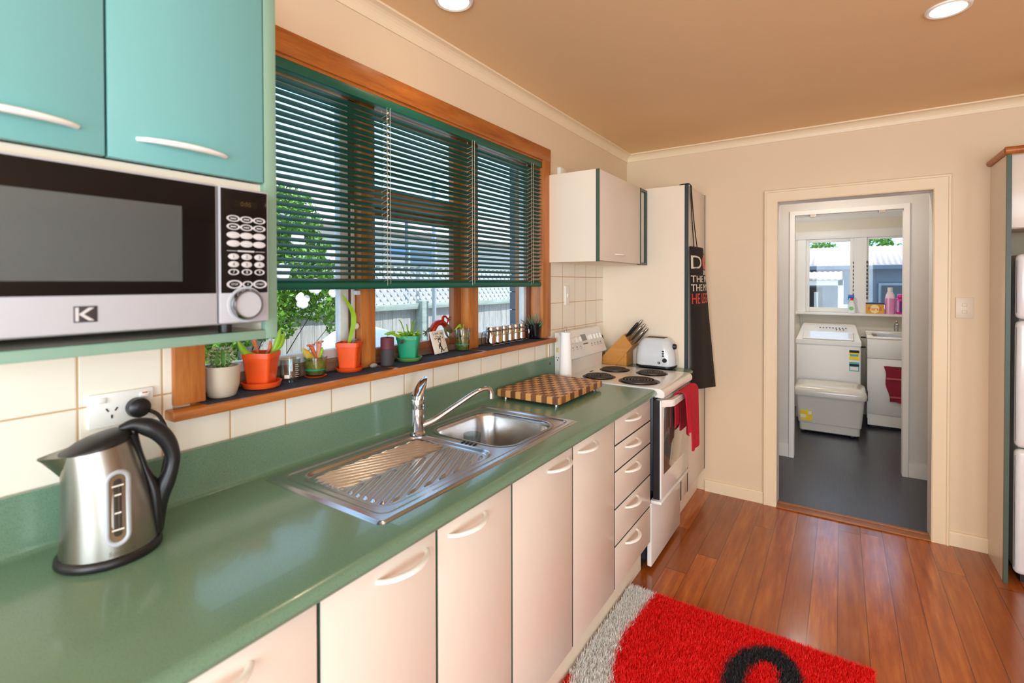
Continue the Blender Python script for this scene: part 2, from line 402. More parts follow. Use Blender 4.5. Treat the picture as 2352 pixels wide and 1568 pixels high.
# cornice (coved) along left and far walls
def cove(axis, a, b_, sgn=1):
    prof = [(0, ZC), (0, ZC - .052), (.006, ZC - .052), (.008, ZC - .044)] + [(.008 + .034 * (1 - math.cos(t)), ZC - .044 + .036 * math.sin(t)) for t in (.3, .6, .9, 1.2, PI / 2)] + [(.046, ZC - .008), (.046, ZC)]
    mb = MB()
    if axis == 'y': mb.prism(prof, 'y', a, b_)
    else: mb.loft([[(x, YF - u, z) for u, z in prof] for x in (a, b_)])
    return mb
struct('trim_1', cove('y', -2.48, YF), m_trim, smooth=False)
struct('trim_2', cove('x', 0, 3.4), m_trim, smooth=False)
# skirtings
def skirt(name, x0, x1, y): struct(name, MB().prism([(y, 0), (y - .016, 0), (y - .016, .068), (y - .010, .076), (y, .076)], 'x', x0, x1), m_trim, smooth=False)
skirt('baseboard_far_left', .56, .915, YF); skirt('baseboard_far_right', 1.815, 1.972, YF)
# doorway
r = sroot('door_1'); b = MB()
def arch_profile(mb, pts_in, pts_out, y):
    pass
ap = [(0, 0), (0, .020), (.006, .024), (.060, .022), (.064, .027), (.072, .027), (.076, .022), (.076, 0)]
def mitre(pf, xa, xb, zt, y):
    rgs = []
    for u, v in pf: rgs.append([(xa - u, y - v, 0), (xa - u, y - v, zt + u), (xb + u, y - v, zt + u), (xb + u, y - v, 0)])
    return [[rg_[k] for rg_ in rgs] for k in range(4)]
b.loft(mitre(ap, .993, 1.742, 1.925, YF))
struct('architrave', b, m_trim, r)
b = MB().box(.975, YF - .004, 0, .993, YF + .125, 1.945).box(1.742, YF - .004, 0, 1.76, YF + .125, 1.945).box(.975, YF - .004, 1.925, 1.76, YF + .125, 1.945)
struct('jamb', b, m_white, r)
struct('threshold', MB().box(.993, YF - .03, 0, 1.742, YF + .035, .010, .003).box(.993, YF + .035, 0, 1.742, YF + .06, .014, .003), wood('threshold_timber', '7A4424', 'B87A48', 'x', .45), r)
# lobby + laundry shell
Y2 = 4.585; Y3 = 6.5; ZL = 2.16
struct('floor_laundry', MB().box(.3, YF, -.05, 1.93, Y3 + .1, .0).box(1.93, 4.1, -.05, 2.6, Y3 + .1, 0), m_vinyl)
struct('wall_lobby_right', MB().box(1.86, YF + .12, -.05, 1.93, Y2, 2.4), m_lobby)
struct('wall_lobby_left', MB().box(.3, YF + .12, -.05, .42, Y3 + .1, 2.4), m_lwall)
b = MB().box(.42, Y2, -.05, .985, Y2 + .07, 2.4).box(1.735, Y2, -.05, 1.86, Y2 + .07, 2.4).box(.985, Y2, 1.98, 1.735, Y2 + .07, 2.4).box(1.86, Y2, -.05, 2.6, Y2 + .07, 2.4)
struct('wall_laundry_front', b, m_lobby)
struct('wall_laundry_right', MB().box(2.5, Y2 + .07, -.05, 2.6, Y3 + .1, 2.4), m_lwall)
struct('ceiling_laundry', MB().box(.3, YF + .12, 2.30, 2.6, Y2 + .07, 2.4).box(.42, Y2 + .07, ZL, 2.5, Y3, 2.4), m_ceil)
W0, W1, WS, WH = .975, 2.0, 1.09, 1.9
b = MB().box(.42, Y3, -.05, W0, Y3 + .1, 2.4).box(W1, Y3, -.05, 2.6, Y3 + .1, 2.4).box(W0, Y3, -.05, W1, Y3 + .1, WS).box(W0, Y3, WH, W1, Y3 + .1, 2.4)
struct('wall_laundry_back', b, m_lwall)
struct('trim_3', MB().loft([[(x, Y3, ZL), (x, Y3, ZL - .055), (x, Y3 - .01, ZL - .055), (x, Y3 - .05, ZL - .012), (x, Y3 - .05, ZL)] for x in (.42, 2.5)]), m_white, smooth=False)
r = sroot('door_2'); b = MB()
b.loft(mitre([(0, -.07), (0, .018), (.004, .02), (.034, .02), (.037, .016), (.037, -.07)], 1.015, 1.705, 1.957, Y2))
b.box(1.02, Y2 + .03, 1.945, 1.70, Y2 + .045, 1.957)
struct('door_frame', b, m_white, r)
b = MB().box(1.12, Y2 + .0, 1.938, 1.16, Y2 + .02, 1.96).box(1.56, Y2, 1.938, 1.6, Y2 + .02, 1.96); struct('catch', b, m_chrome, r)
struct('baseboard_lobby', MB().box(.42, Y2 - .014, 0, .977, Y2, .10).box(1.743, Y2 - .014, 0, 1.86, Y2, .10).box(1.846, YF + .125, 0, 1.86, Y2, .10), m_white)
# laundry window
r = sroot('window_2'); b = MB()
b.box(W0 - .06, Y3 - .02, WS, W0 + .02, Y3 + .09, WH).box(W0 - .08, Y3 - .024, WH + .001, W1 + .08, Y3 + .091, WH + .09, .004).box(1.444, Y3 - .015, WS, 1.556, Y3 + .09, WH).box(W1 - .02, Y3 - .02, WS, W1 + .06, Y3 + .09, WH)
struct('architrave', b, m_white, r)
for x0, x1 in ((W0 + .02, 1.444), (1.556, W1 - .02)):
    b = MB(); f = .035 if x0 < 1.2 else .018
    b.box(x0, Y3 + .0, WS, x0 + f, Y3 + .035, WH, .003).box(x1 - f, Y3, WS, x1, Y3 + .035, WH, .003).box(x0 + f, Y3, WS, x1 - f, Y3 + .035, WS + .05, .003).box(x0 + f, Y3, WH - f, x1 - f, Y3 + .035, WH, .003)
    sh = struct('sash', b, m_white, r)
    struct('glass', MB().box(x0 + f, Y3 + .015, WS + .05, x1 - f, Y3 + .019, WH - f), m_glass, sh, smooth=False)
b = MB()
for z in np.linspace(1.24, 1.62, 10): b.box(1.433, Y3 - .022, z, 1.441, Y3 - .012, z + .022).box(1.552, Y3 - .022, z, 1.566, Y3 - .012, z + .03)
struct('stay_bar', b, m_black, r)
struct('window_sill', MB().box(.90, Y3 - .13, 1.065, 2.06, Y3 + .02, 1.09, .004), m_white, r)

# kitchen window
r = sroot('window_1')
b = MB().box(0, .52, 1.13, .02, .59, 2.136, .003).box(0, 2.25, 1.13, .02, 2.333, 2.136, .003)
struct('architrave', b, m_rimuv, r)
struct('architrave', MB().box(0, .52, 2.066, .021, 2.333, 2.137, .003).box(0, .585, 2.056, .014, 2.255, 2.068, .002), m_rimu, r)
struct('jamb', MB().box(-.179, .5625, 1.123, -.001, .575, 2.066).box(-.179, 2.285, 1.123, -.001, 2.2975, 2.066).box(-.179, .5625, 2.066, -.001, 2.2975, 2.0795), m_rimuv, r)
struct('window_sill', MB().box(-.18, .5625, 1.1015, .0, 2.2975, 1.123).box(.0005, .505, 1.100, .052, 2.335, 1.123, .004), m_rimu, r)
for y0, y1 in ((1.127, 1.19), (1.717, 1.79)): struct('mullion', MB().box(-.16, y0, 1.123, -.055, y1, 2.066, .003), m_rimuv, r)
struct('sill_riser', MB().box(-.170, .575, 1.123, -.100, 1.127, 1.168).box(-.170, 1.19, 1.123, -.100, 1.717, 1.150).box(-.170, 1.79, 1.123, -.100, 2.285, 1.158), m_oldw, r)
def sash(y0, y1, z0, z1, wl, wr, wb, wt, mat, x0=-.128, x1=-.098):
    b = MB().box(x0, y0, z0, x1, y0 + wl, z1, .003).box(x0, y1 - wr, z0, x1, y1, z1, .003).box(x0, y0 + wl, z0, x1, y1 - wr, z0 + wb, .003).box(x0, y0 + wl, z1 - wt, x1, y1 - wr, z1, .003)
    sh = struct('sash', b, mat, r); struct('glass', MB().box(-.116, y0 + wl, z0 + wb, -.112, y1 - wr, z1 - wt), m_glass, sh, smooth=False)
sash(.575, 1.108, 1.168, 2.055, .03, .034, .03, .03, m_sashw)
struct('rebate_strip', MB().box(-.13, 1.108, 1.168, -.09, 1.1265, 2.055), wood('dark_rebate', '4A2C1E', '7A4E36', 'z', .6), r)
sash(1.19, 1.717, 1.150, 1.70, .03, .05, .03, .03, wood('brown_sash', '6E3A1C', 'A5663C', 'z', .5))
sash(1.19, 1.717, 1.735, 2.055, .03, .05, .03, .03, m_rimuv)
struct('transom', MB().box(-.128, 1.19, 1.70, -.075, 1.717, 1.735, .003), m_rimu, r)
sash(1.79, 2.284, 1.158, 2.055, .02, .040, .024, .03, m_sashw)
struct('rebate_strip', MB().box(-.097, 2.270, 1.158, -.078, 2.2845, 2.055), wood('dark_rebate_two', '5A2E1E', '8A5236', 'z', .6), r)
b = MB().box(-.09, 1.110, 1.38, -.060, 1.135, 1.395, .002).box(-.088, 1.108, 1.22, -.082, 1.122, 1.70, .002).ball((-.072, 1.116, 1.272), .012)
struct('casement_stay', b, m_sashw, r)

# ================================================================== BLIND
T = Thing('venetian_blind', 'dark green venetian blind half covering the kitchen window', 'blind', (0, 1.42, 1.41))
T.part('head_rail', MB().box(-.014, .585, 2.026, .014, 2.255, 2.056, .002), m_blind)
b = MB()
T.part('bottom_rail', MB().tube([(0, .585, 1.413), (0, 2.256, 1.413)], .0125, 14, .62), m_blind)
NS = 30; zs = [1.430 + i * (2.002 - 1.430) / (NS - 1) for i in range(NS)]
for i, z in enumerate(zs):
    th = R(23 - 11 * i / (NS - 1)); b = MB(); prof = []
    for k in range(7):
        u = -1 + 2 * k / 6; px = .0125 * u; pz = .0016 * (1 - u * u)
        prof.append((px * math.cos(th) - pz * math.sin(th), px * math.sin(th) + pz * math.cos(th)))
    lo = [(x, zz - .0006) for x, zz in reversed(prof)]
    sag = .0015 * math.sin(i * 1.7)
    ring = prof + lo
    b.loft([[(x, y, z + zz + s_) for x, zz in ring] for y, s_ in ((.588, 0), (1.05, sag), (1.6, -sag), (2.252, 0))])
    T.part('slat', b, m_blind, angle=50)
for yc in (.70, 1.185, 1.66, 2.145):
    b = MB()
    for dx in (-.0135, .0135): b.tube([(dx, yc, 1.412), (dx, yc, 2.03)], .0008, 5)
    b.tube([(.016, yc + .012, 1.418), (.016, yc + .012, 2.03)], .0009, 5)
    for i, z in enumerate(zs):
        th = R(23 - 11 * i / (NS - 1)); b.tube([(-.0135, yc, z - .0135 * math.tan(th) - .002), (.0135, yc, z + .0135 * math.tan(th) - .002)], .0007, 5)
    if abs(yc - 1.185) < .01:
        for z in zs: b.tube([(.016, yc - .004, z + .004), (.0165, yc + .004, z + .009)], .0022, 6)
    T.part('ladder_cord', b, m_cord)

# ================================================================== UPPER CABINETS
def bow(p0, p1, out, rise=.034, r=.0062, n=14, flat=1.35, sag=0.):
    p0 = Vector(p0); p1 = Vector(p1); o = Vector(out); pts = []
    for k in range(n + 1):
        u = k / n; h = math.sin(PI * u) ** .62 * rise if 0 < u < 1 else 0
        pts.append(p0.lerp(p1, u) + o * h)
    rs = [r * (.75 + .25 * math.sin(PI * k / n)) for k in range(n + 1)]
    return MB().tube(pts, rs, 10, flat, up=(0, 0, 1))
T = Thing('wall_cabinet', 'teal two-door wall cabinet with an open niche holding the microwave', 'cabinet', (0, .3, 1.304))
ZT = 2.12
b = MB(); b.box(.002, .575, 1.304, .302, .598, ZT).box(.002, .0, 1.304, .302, .02, ZT).box(.002, .02, 1.304, .302, .575, 1.322).box(.002, .02, 1.612, .302, .575, 1.628).box(.002, .02, ZT - .018, .302, .575, ZT).box(.002, .02, 1.322, .010, .575, ZT)
T.part('carcass', b, m_lamw, smooth=False)
for q in ((.302, .572, 1.304, .3205, .598, ZT), (.302, .0, 1.304, .3205, .018, ZT), (.302, .018, 1.304, .3205, .572, 1.3225)): T.part('edge_strip', MB().box(*q, .0015), m_green_lit)
for y0, y1 in ((.022, .303), (.307, .569)):
    d = T.part('door', MB().box(.3035, y0, 1.630, .3205, y1, ZT - .004, .0012), m_teal)
    hy = .42 if y0 > .2 else .195
    T.part('handle', bow((.3205, hy - .072, 1.668), (.3205, hy + .072, 1.668), (1, 0, 0), .022, .0055), m_hand, d)

T = Thing('range_side_cabinet', 'cream one-door wall cabinet with green edges above the stove', 'cabinet', (.0, 2.68, 1.53))
x1 = .29; y0, y1 = 2.318, 3.06; za, zb = 1.53, 1.998
b = MB().box(.002, y0, za, x1, y0 + .018, zb).box(.002, y1 - .018, za, x1, y1, zb).box(.002, y0 + .018, za + .0, x1 - .02, y1 - .018, za + .016).box(.002, y0 + .018, zb - .016, x1, y1 - .018, zb).box(.002, y0 + .018, za + .016, .01, y1 - .018, zb - .016).box(.01, 2.93, za + .016, x1 - .02, 2.946, zb - .016)
T.part('carcass', b, m_lamw, smooth=False)
d = T.part('door', MB().box(x1 + .001, y0 + .004, za + .004, x1 + .018, 2.925, zb - .002, .001, side=1), [m_lam, m_green])
T.part('handle', bow((x1 + .018, 2.53, 1.574), (x1 + .018, 2.65, 1.574), (1, 0, 0), .02, .0055), m_hand, d)
for q in ((x1, y0 - .001, za - .001, x1 + .019, y0 + .0035, zb), (x1 - .002, 2.932, za, x1 + .018, 2.945, zb), (x1 - .002, 3.048, za, x1 + .018, 3.06, zb), (x1 - .002, 2.945, zb - .014, x1 + .018, 3.048, zb), (x1 - .002, 2.945, za, x1 + .018, 3.048, za + .014)):
    T.part('edge_strip', MB().box(*q), m_green, smooth=False)
T.part('open_shelf', MB().box(.01, 2.946, 1.76, x1 - .03, 3.042, 1.774), m_lamw)
solo('slot_bottle', MB().lathe([(.022, 0), (.024, .01), (.024, .12), (.02, .14), (.010, .155), (.010, .175)], (.235, 2.995, za + .0165), 20), m_dark, 'dark bottle standing in the narrow open slot of the upper cabinet', 'bottle', (.235, 2.995, za + .0165))
solo('junction_box', MB().box(.0005, 2.44, 2.0, .022, 2.52, 2.066, .003), m_wplas, 'small white box on the wall just above the stove cabinet', 'box', (.0, 2.48, 2.0))

# ================================================================== MICROWAVE
T = Thing('microwave', 'silver and black microwave oven in the niche under the teal doors', 'microwave', (.19, .3, 1.322))
fx = .345
T.part('case', MB().box(.03, .046, 1.341, fx, .556, 1.604, .006), m_silver)
d = T.part('door', MB().box(fx, .047, 1.344, fx + .016, .4575, 1.604, .003), m_silver)
T.part('door_glass', MB().box(fx + .0155, .05, 1.402, fx + .0172, .4545, 1.600, .0006), m_blackg, d)
T.part('viewing_window', MB().box(fx + .0170, .085, 1.424, fx + .0178, .398, 1.556, .0003), M('mesh_window', '50585A', .12, var=.12, scale=900, coat=.3), d)
lg = MB().box(fx + .0158, .250, 1.361, fx + .0166, .279, 1.386, .0003); T.part('logo', lg, m_keyd, d)
lg = MB()
for pts in ([(.252, 1.384), (.252, 1.363), (.256, 1.363), (.256, 1.384)], [(.256, 1.3735), (.268, 1.3835), (.275, 1.3835), (.262, 1.3735)], [(.256, 1.3735), (.262, 1.3735), (.275, 1.3635), (.268, 1.3635)]):
    lg.prism(pts, 'x', fx + .0164, fx + .0170)
T.part('logo_mark', lg, m_key, d)
p = T.part('control_panel', MB().box(fx, .4605, 1.345, fx + .016, .556, 1.604, .003), m_silver)
T.part('panel_glass', MB().box(fx + .0155, .4635, 1.402, fx + .0172, .5525, 1.600, .0006), m_blackg, p)
dp = T.part('display', MB().box(fx + .0171, .488, 1.566, fx + .0176, .532, 1.580), m_screen, p, smooth=False)
T.part('digits', MB().text('0:05', .012, frame((fx + .0178, .51, 1.573), (0, 1, 0), (1, 0, 0)), .0001), m_digit, p, smooth=False)
def keyring(cy, cz, ry, rz, solid, bar=True):
    mb = MB()
    if solid: mb.loft([[(x, cy + k_ * ry * math.cos(2 * PI * k / 24), cz + k_ * rz * math.sin(2 * PI * k / 24)) for k in range(24)] for x, k_ in ((fx + .017, 1), (fx + .0178, 1), (fx + .0181, .9))])
    else:
        mb.loft([[(x, cy + q * ry * math.cos(2 * PI * k / 24), cz + q * rz * math.sin(2 * PI * k / 24)) for k in range(24)] for x, q in ((fx + .017, 1), (fx + .018, 1), (fx + .018, .72), (fx + .017, .72))], cap0=False, cap1=False)
        if bar: mb.box(fx + .0172, cy - ry * .42, cz - rz * .16, fx + .0176, cy + ry * .42, cz + rz * .16)
    return mb
KY = (.486, .511, .536)
for ri, z in enumerate((1.544, 1.5285, 1.5125, 1.4965)):
    for y in KY: T.part('button', keyring(y, z, .0125, .0062, ri >= 2), m_key, p)
T.part('legend', MB().box(fx + .0172, .474, 1.4820, fx + .0176, .493, 1.4828).box(fx + .0172, .494, 1.481, fx + .0176, .526, 1.4838).box(fx + .0172, .528, 1.4820, fx + .0176, .547, 1.4828), m_key, p, smooth=False)
for n_ in range(9):
    y = KY[n_ % 3]; z = 1.4715 - .0147 * (n_ // 3); k = T.part('button', keyring(y, z, .0102, .0058, n_ < 6, False), m_key, p)
    T.part('digit', MB().text(str(n_ + 1), .0085, frame((fx + .0183, y, z), (0, 1, 0), (1, 0, 0)), .0001), m_ink if n_ < 6 else m_key, p, smooth=False)
for y, w_, s_ in ((.4875, .0145, 'STOP'), (.5125, .0102, '0'), (.5370, .0140, 'START')):
    T.part('button', keyring(y, 1.4185, w_, .0082 if w_ > .012 else .0062, False, False), m_key, p)
    T.part('digit', MB().text(s_, .0056, frame((fx + .0183, y, 1.4185), (0, 1, 0), (1, 0, 0)), .0001), m_key, p, smooth=False)
def ringx(x, c, r): return [(x, c[0] + r * math.cos(2 * PI * k / 40), c[1] + r * math.sin(2 * PI * k / 40)) for k in range(40)]
dc = (.509, 1.3795)
T.part('dial_surround', MB().loft([ringx(fx + .015, dc, .035), ringx(fx + .018, dc, .0345), ringx(fx + .0185, dc, .031)]), m_silver, p)
dl = T.part('dial', MB().loft([ringx(fx + .017, dc, .0256), ringx(fx + .028, dc, .0252), ringx(fx + .029, dc, .0240)]), m_silver, p)
T.part('dial_ring', MB().loft([ringx(fx + .018, dc, .0305), ringx(fx + .024, dc, .0305), ringx(fx + .032, dc, .0270), ringx(fx + .032, dc, .0258), ringx(fx + .026, dc, .0250)], cap0=False, cap1=False), M('dark_chrome', 'A9ABAE', .12, 1.), p)
for y in (.09, .50):
    for x in (.08, .30): T.part('foot', MB().cyl((x, y, 1.3225), (x, y, 1.342), .012), m_black)

# ================================================================== WORKTOP
nose = [(.565, .900), (.577, .897), (.585, .890), (.588, .882), (.585, .874), (.577, .868), (.565, .866)]
full = [(.007, .866), (.007, 1.016), (.010, 1.017), (.020, 1.017), (.022, 1.014), (.022, .915), (.025, .906), (.032, .901), (.042, .900)] + nose
def seg(mb, poly, y0, y1): mb.loft([[(x, y, z) for x, z in poly] for y in (y0, y1)])
b = MB(); SY0, SY1, SX0, SX1 = .738, 1.648, .082, .488
seg(b, full, -.9, SY0); seg(b, full, SY1, 2.365)
seg(b, [p for p in full if p[0] < .05] + [(SX0, .900), (SX0, .866)], SY0, SY1); seg(b, [(SX1, .866), (SX1, .900)] + nose, SY0, SY1)
T = Thing('kitchen_worktop', 'long speckled green worktop with an upstand under the window', 'worktop', (.3, .7, .866))
T.part('top', b, m_work, angle=30)
T.part('screw_cover', MB().tube([(.021, 2.32, .985), (.0245, 2.32, .985)], .007, 12), M('brown_cap', '6A4A3A', .4))
# ================================================================== BASE CABINETS
XD = .5552; ZB, ZTOP = .151, .862
def door(T, y0, y1, z0, z1, name='door', x=XD): return T.part(name, MB().box(x - .018, y0, z0, x, y1, z1, .0012, side=1), [m_lam, m_green])
def carcass(T, y0, y1, mid=None, xf=XD - .021):
    b = MB().box(.03, y0 + .0005, ZB, xf, y0 + .016, ZTOP).box(.03, y1 - .016, ZB, xf, y1 - .0005, ZTOP).box(.03, y0 + .016, ZB, xf, y1 - .016, ZB + .016).box(.03, y0 + .016, ZB + .016, .04, y1 - .016, ZTOP)
    b.box(xf - .03, y0 + .016, ZTOP - .035, xf, y1 - .016, ZTOP)
    if mid: b.box(xf - .1, mid - .012, ZB + .016, xf, mid + .012, ZTOP - .035)
    T.part('carcass', b, m_green, smooth=False); T.part('kick_board', MB().box(.49, y0 + .0005, 0.0, .508, y1 - .0005, ZB), m_lamw, smooth=False)
G = 'cream base cabinets under the green worktop'
for (y0, ym, y1, lab) in ((-.08, .225, .531, 'cream double base cabinet nearest the viewer, below the kettle'), (.531, .839, 1.150, 'cream double base cabinet below the draining board'), (1.150, 1.528, 1.909, 'cream double base cabinet below the sink bowl, left of the drawers')):
    T = Thing('base_cabinet', lab, 'cabinet', (.3, (y0 + y1) / 2, 0), G)
    carcass(T, y0, y1, ym if y0 < 1 else None)
    for a, c_, hy in ((y0, ym, ym - .105), (ym, y1, ym + .112)):
        if c_ < .3: hy = c_ - .09
        d = door(T, a + .0035, c_ - .0035, ZB, ZTOP - .002)
        T.part('handle', bow((XD, hy - .072, .822), (XD, hy + .072, .822), (1, 0, 0), .034), m_hand, d)
T = Thing('drawer_unit', 'cream five-drawer unit between the sink cabinets and the stove', 'cabinet', (.3, 2.14, 0))
carcass(T, 1.909, 2.368)
zd = [ZTOP, .748, .639, .484, .329, ZB - .001]
for i in range(5):
    d = door(T, 1.913, 2.366, zd[i + 1] + .003, zd[i] - .003, 'drawer')
    hz = zd[i] - .036 if i < 2 else zd[i] - .034
    T.part('handle', bow((XD, 2.03, hz), (XD, 2.175, hz), (1, 0, 0), .034), m_hand, d)

# ================================================================== SINK
def sd_rr(x, y, x0, y0, x1, y1, r):
    cx, cy = (x0 + x1) / 2, (y0 + y1) / 2; qx = abs(x - cx) - (x1 - x0) / 2 + r; qy = abs(y - cy) - (y1 - y0) / 2 + r
    return math.hypot(max(qx, 0), max(qy, 0)) + min(max(qx, qy), 0) - r
BX0, BY0, BX1, BY1 = .118, 1.262, .462, 1.600
def smooth(a, b, v): u = min(max((v - a) / (b - a), 0), 1); return u * u * (3 - 2 * u)
def tray_h(x, y):
    z = .9045
    e = sd_rr(x, y, .056, .713, .511, 1.672, .018); z -= .0042 * smooth(-.012, 0, e)
    e2 = sd_rr(x, y, .085, .745, .482, 1.642, .03); z -= .0035 * smooth(.004, -.008, e2)
    d = sd_rr(x, y, .112, .772, .452, 1.222, .055)
    if d < .008:
        z -= .0095 * smooth(.006, -.012, d)
        # two sets of ribs meeting in a herringbone along a diagonal
        if d < -.020:
            dg = x - .272
            amp = .0055
            lo_, hi_ = (.30, .42), (.92, .80)
            if dg < 0: u = (x - .19) - (y - .775) * .455; per = .0235; lo_, hi_ = (.26, .42), (.70, .54)
            else: u = (x - .30) * .92 + (y - 1.0) * .44; per = .0255; amp = .0045
            m_ = smooth(-.020, -.032, d) * smooth(.004, .014, abs(dg))
            f = (u / per) % 1.0; z += amp * m_ * smooth(*lo_, f) * smooth(hi_[0], hi_[1], f)
    return z
T = Thing('kitchen_sink', 'inset stainless steel sink with a ribbed draining board', 'sink', (.28, 1.19, .9))
NX, NY = 250, 470; b = MB(); ids = {}
xs_ = np.linspace(.056, .511, NX + 1); ys_ = np.linspace(.713, 1.672, NY + 1)
for i, x in enumerate(xs_):
    for j, y in enumerate(ys_):
        b.v.append((x, y, tray_h(x, y)))
for i in range(NX):
    for j in range(NY):
        xc, yc = (xs_[i] + xs_[i + 1]) / 2, (ys_[j] + ys_[j + 1]) / 2
        if sd_rr(xc, yc, BX0, BY0, BX1, BY1, .075) < -.006 or sd_rr(xc, yc, .056, .713, .511, 1.672, .018) > .0015: continue
        a = i * (NY + 1) + j; b.face((a, a + NY + 1, a + NY + 2, a + 1))
T.part('draining_board', b, m_steels, angle=80)
b = MB(); rings = []
for ins, z, rr in ((-.008, .9018, .083), (-.002, .9016, .077), (.004, .897, .074), (.008, .885, .071), (.016, .78, .066), (.022, .757, .064), (.036, .744, .06), (.06, .740, .045)):
    rings.append([(x, y, z) for x, y in rrect(BX0 + ins, BY0 + ins, BX1 - ins, BY1 - ins, rr, 10)])
b.loft(rings, True, False, True)
T.part('bowl', b, m_steels, angle=60)
T.part('drain_hole', MB().lathe([(.04, 0), (.04, .002), (.034, .003), (.03, .001)], (.30, 1.43, .740), 28), m_chrome)
b = MB()
for k in range(4): b.box(.30 + k * .016, 1.232, .9022, .306 + k * .016, 1.252, .9032)
T.part('overflow_slot', b, m_dark, smooth=False)
# tap
T = Thing('mixer_tap', 'chrome mixer tap with a long swivel spout behind the sink', 'tap', (.118, 1.222, .902))
tx, ty = .118, 1.222
T.part('base', MB().lathe([(.027, .0005), (.027, .006), (.0225, .012), (.0225, .085), (.0215, .092), (.0225, .095), (.0225, .118), (.021, .122)], (tx, ty, .902), 28), m_chrome)
b = MB(); rg = []
for u, rr, ox in ((0, .0232, 0), (.014, .0245, .001), (.032, .0240, .005), (.050, .0200, .011), (.062, .013, .017), (.067, .004, .020)):
    rg.append([(tx + ox * .25 + rr * math.cos(2 * PI * k / 24), ty + ox * 1.5 + rr * .92 * math.sin(2 * PI * k / 24), 1.022 + u + (.8 * rr * math.sin(2 * PI * k / 24) if u > .02 else 0)) for k in range(24)])
T.part('lever', b.loft(rg), m_chrome)
sp = bez([(tx + .012, ty + .012, .932), (tx + .04, ty + .045, .948), (tx + .085, ty + .10, .990), (tx + .125, ty + .15, 1.027), (tx + .145, ty + .178, 1.040), (tx + .158, ty + .196, 1.040), (tx + .163, ty + .203, 1.028), (tx + .164, ty + .204, 1.016)], 8)
T.part('spout', MB().tube(sp, [.0125 - .0035 * min(1, i / 25) for i in range(len(sp))], 16), m_chrome)
T.part('aerator', MB().cyl((tx + .164, ty + .204, 1.020), (tx + .164, ty + .204, 1.006), .0105), m_chrome)
solo('drinking_glass', MB().lathe([(.027, 0), (.029, .004), (.0325, .112), (.033, .120), (.031, .120), (.0275, .010), (.004, .008)], (.196, 1.424, .7448), 28, True, False), m_clear, 'clear drinking glass standing in the sink bowl', 'glass', (.196, 1.424, .7448))

# ================================================================== CHOPPING BOARD
T = Thing('chopping_board', 'end grain checkered chopping board on metal feet beside the sink', 'chopping board', (.2, 2.01, .9))
b = MB(); pl = rrect(.045, 1.788, .362, 2.236, .012, 4)
b.loft([[(x, y, z) for x, y in (rrect(.045 + i, 1.788 + i, .362 - i, 2.236 - i, .012, 4))] for i, z in ((.003, .914), (0, .917), (0, .942), (.003, .945))])
T.part('slab', b, m_board)
for x in (.075, .332):
    for y in (1.82, 2.2): T.part('foot', MB().cyl((x, y, .9005), (x, y, .9145), .010), m_chrome)

# ================================================================== STOVE
T = Thing('stove', 'white freestanding electric stove between the drawers and the pantry', 'stove', (.3, 2.64, 0))
ya, yb = 2.374, 2.906
T.part('body', MB().box(.03, ya, .05, .530, yb, .868, .003).box(.52, ya, .40, .565, yb, .868, .003), M('stove_side_navy', '1E2430', .35))
b = MB().prism([(.06, .868), (.06, .903), (.062, .905), (.588, .905), (.600, .9035), (.611, .899), (.619, .891), (.622, .880), (.620, .867), (.612, .862), (.575, .862), (.570, .868)], 'y', ya, yb)
ct = T.part('cooktop', b, m_wenam, angle=40)
T.part('pilot_mark', MB().box(.115, 2.62, .9055, .125, 2.66, .9062), m_dark, ct)
for cx, cy, rr in ((.225, 2.505, .082), (.215, 2.755, .08), (.45, 2.505, .098), (.435, 2.762, .080)):
    h = T.part('hotplate', MB().lathe([(rr + .008, .9046), (rr + .008, .9062), (rr + .003, .9072), (rr - .004, .9055), (rr * .3, .9050)], (cx, cy, 0), 44), m_black)
    b = MB(); pts = []
    turns = 5; n = turns * 32
    for k in range(n + 1):
        a = 2 * PI * k / 32; q = .014 + (rr - .018) * k / n; pts.append((cx + q * math.cos(a), cy + q * math.sin(a), .9105))
    b.tube(pts, .0056, 7, .9); T.part('coil', b, m_coil, h)
# console
prof = [(.020, .905), (.020, 1.143), (.024, 1.147), (.040, 1.147), (.047, 1.143), (.100, 1.006), (.099, .998), (.088, .990), (.072, .985), (.068, .905)]
con = T.part('console', MB().prism(prof, 'y', ya + .002, yb - .002), m_wenam)
fdir = Vector((.053, 0, -.137)).normalized(); fnrm = Vector((.137, 0, .053)).normalized()
def onface(z): return Vector((.047 + (1.143 - z) / .137 * .053, 0, z))
for y in (2.425, 2.475, 2.525, 2.575, 2.722, 2.765, 2.808, 2.852):
    c = onface(1.092); o = Vector((c.x, y, c.z))
    b = MB().tube([o, o + fnrm * .006, o + fnrm * .007, o + fnrm * .011], [.0185, .018, .0165, .016], 24)
    b.box(-.0155, -.005, 0, .0155, .005, .012, .003)
    nb = len(b.v); mt = frame(o + fnrm * .008, fdir, fnrm)
    k0 = 24 * 4
    b.v = b.v[:k0] + [tuple(mt @ Vector(p)) for p in b.v[k0:]]
    k_ = T.part('knob', b, m_wplas, con)
b = MB()
for y in (2.425, 2.475, 2.525, 2.575, 2.722, 2.765, 2.808, 2.852):
    c = onface(1.055); b.box(c.x - .001, y - .003, 1.053, c.x + .002, y + .003, 1.058)
    b.box(c.x + .001, y - .008, 1.044, c.x + .0055, y + .008, 1.0455)
for k in range(8): c = onface(1.062); b.box(c.x - .001, 2.618 + k * .008, 1.060, c.x + .0015, 2.621 + k * .008, 1.066)
T.part('legend', b, m_keyd, con, smooth=False)
c = onface(1.098); mt = frame((c.x, 2.645, c.z), (0, 1, 0), fnrm)
T.part('clock_display', MB().box(-.033, -.019, -.002, .033, .019, .0015).xf(mt), m_ovglass, con)
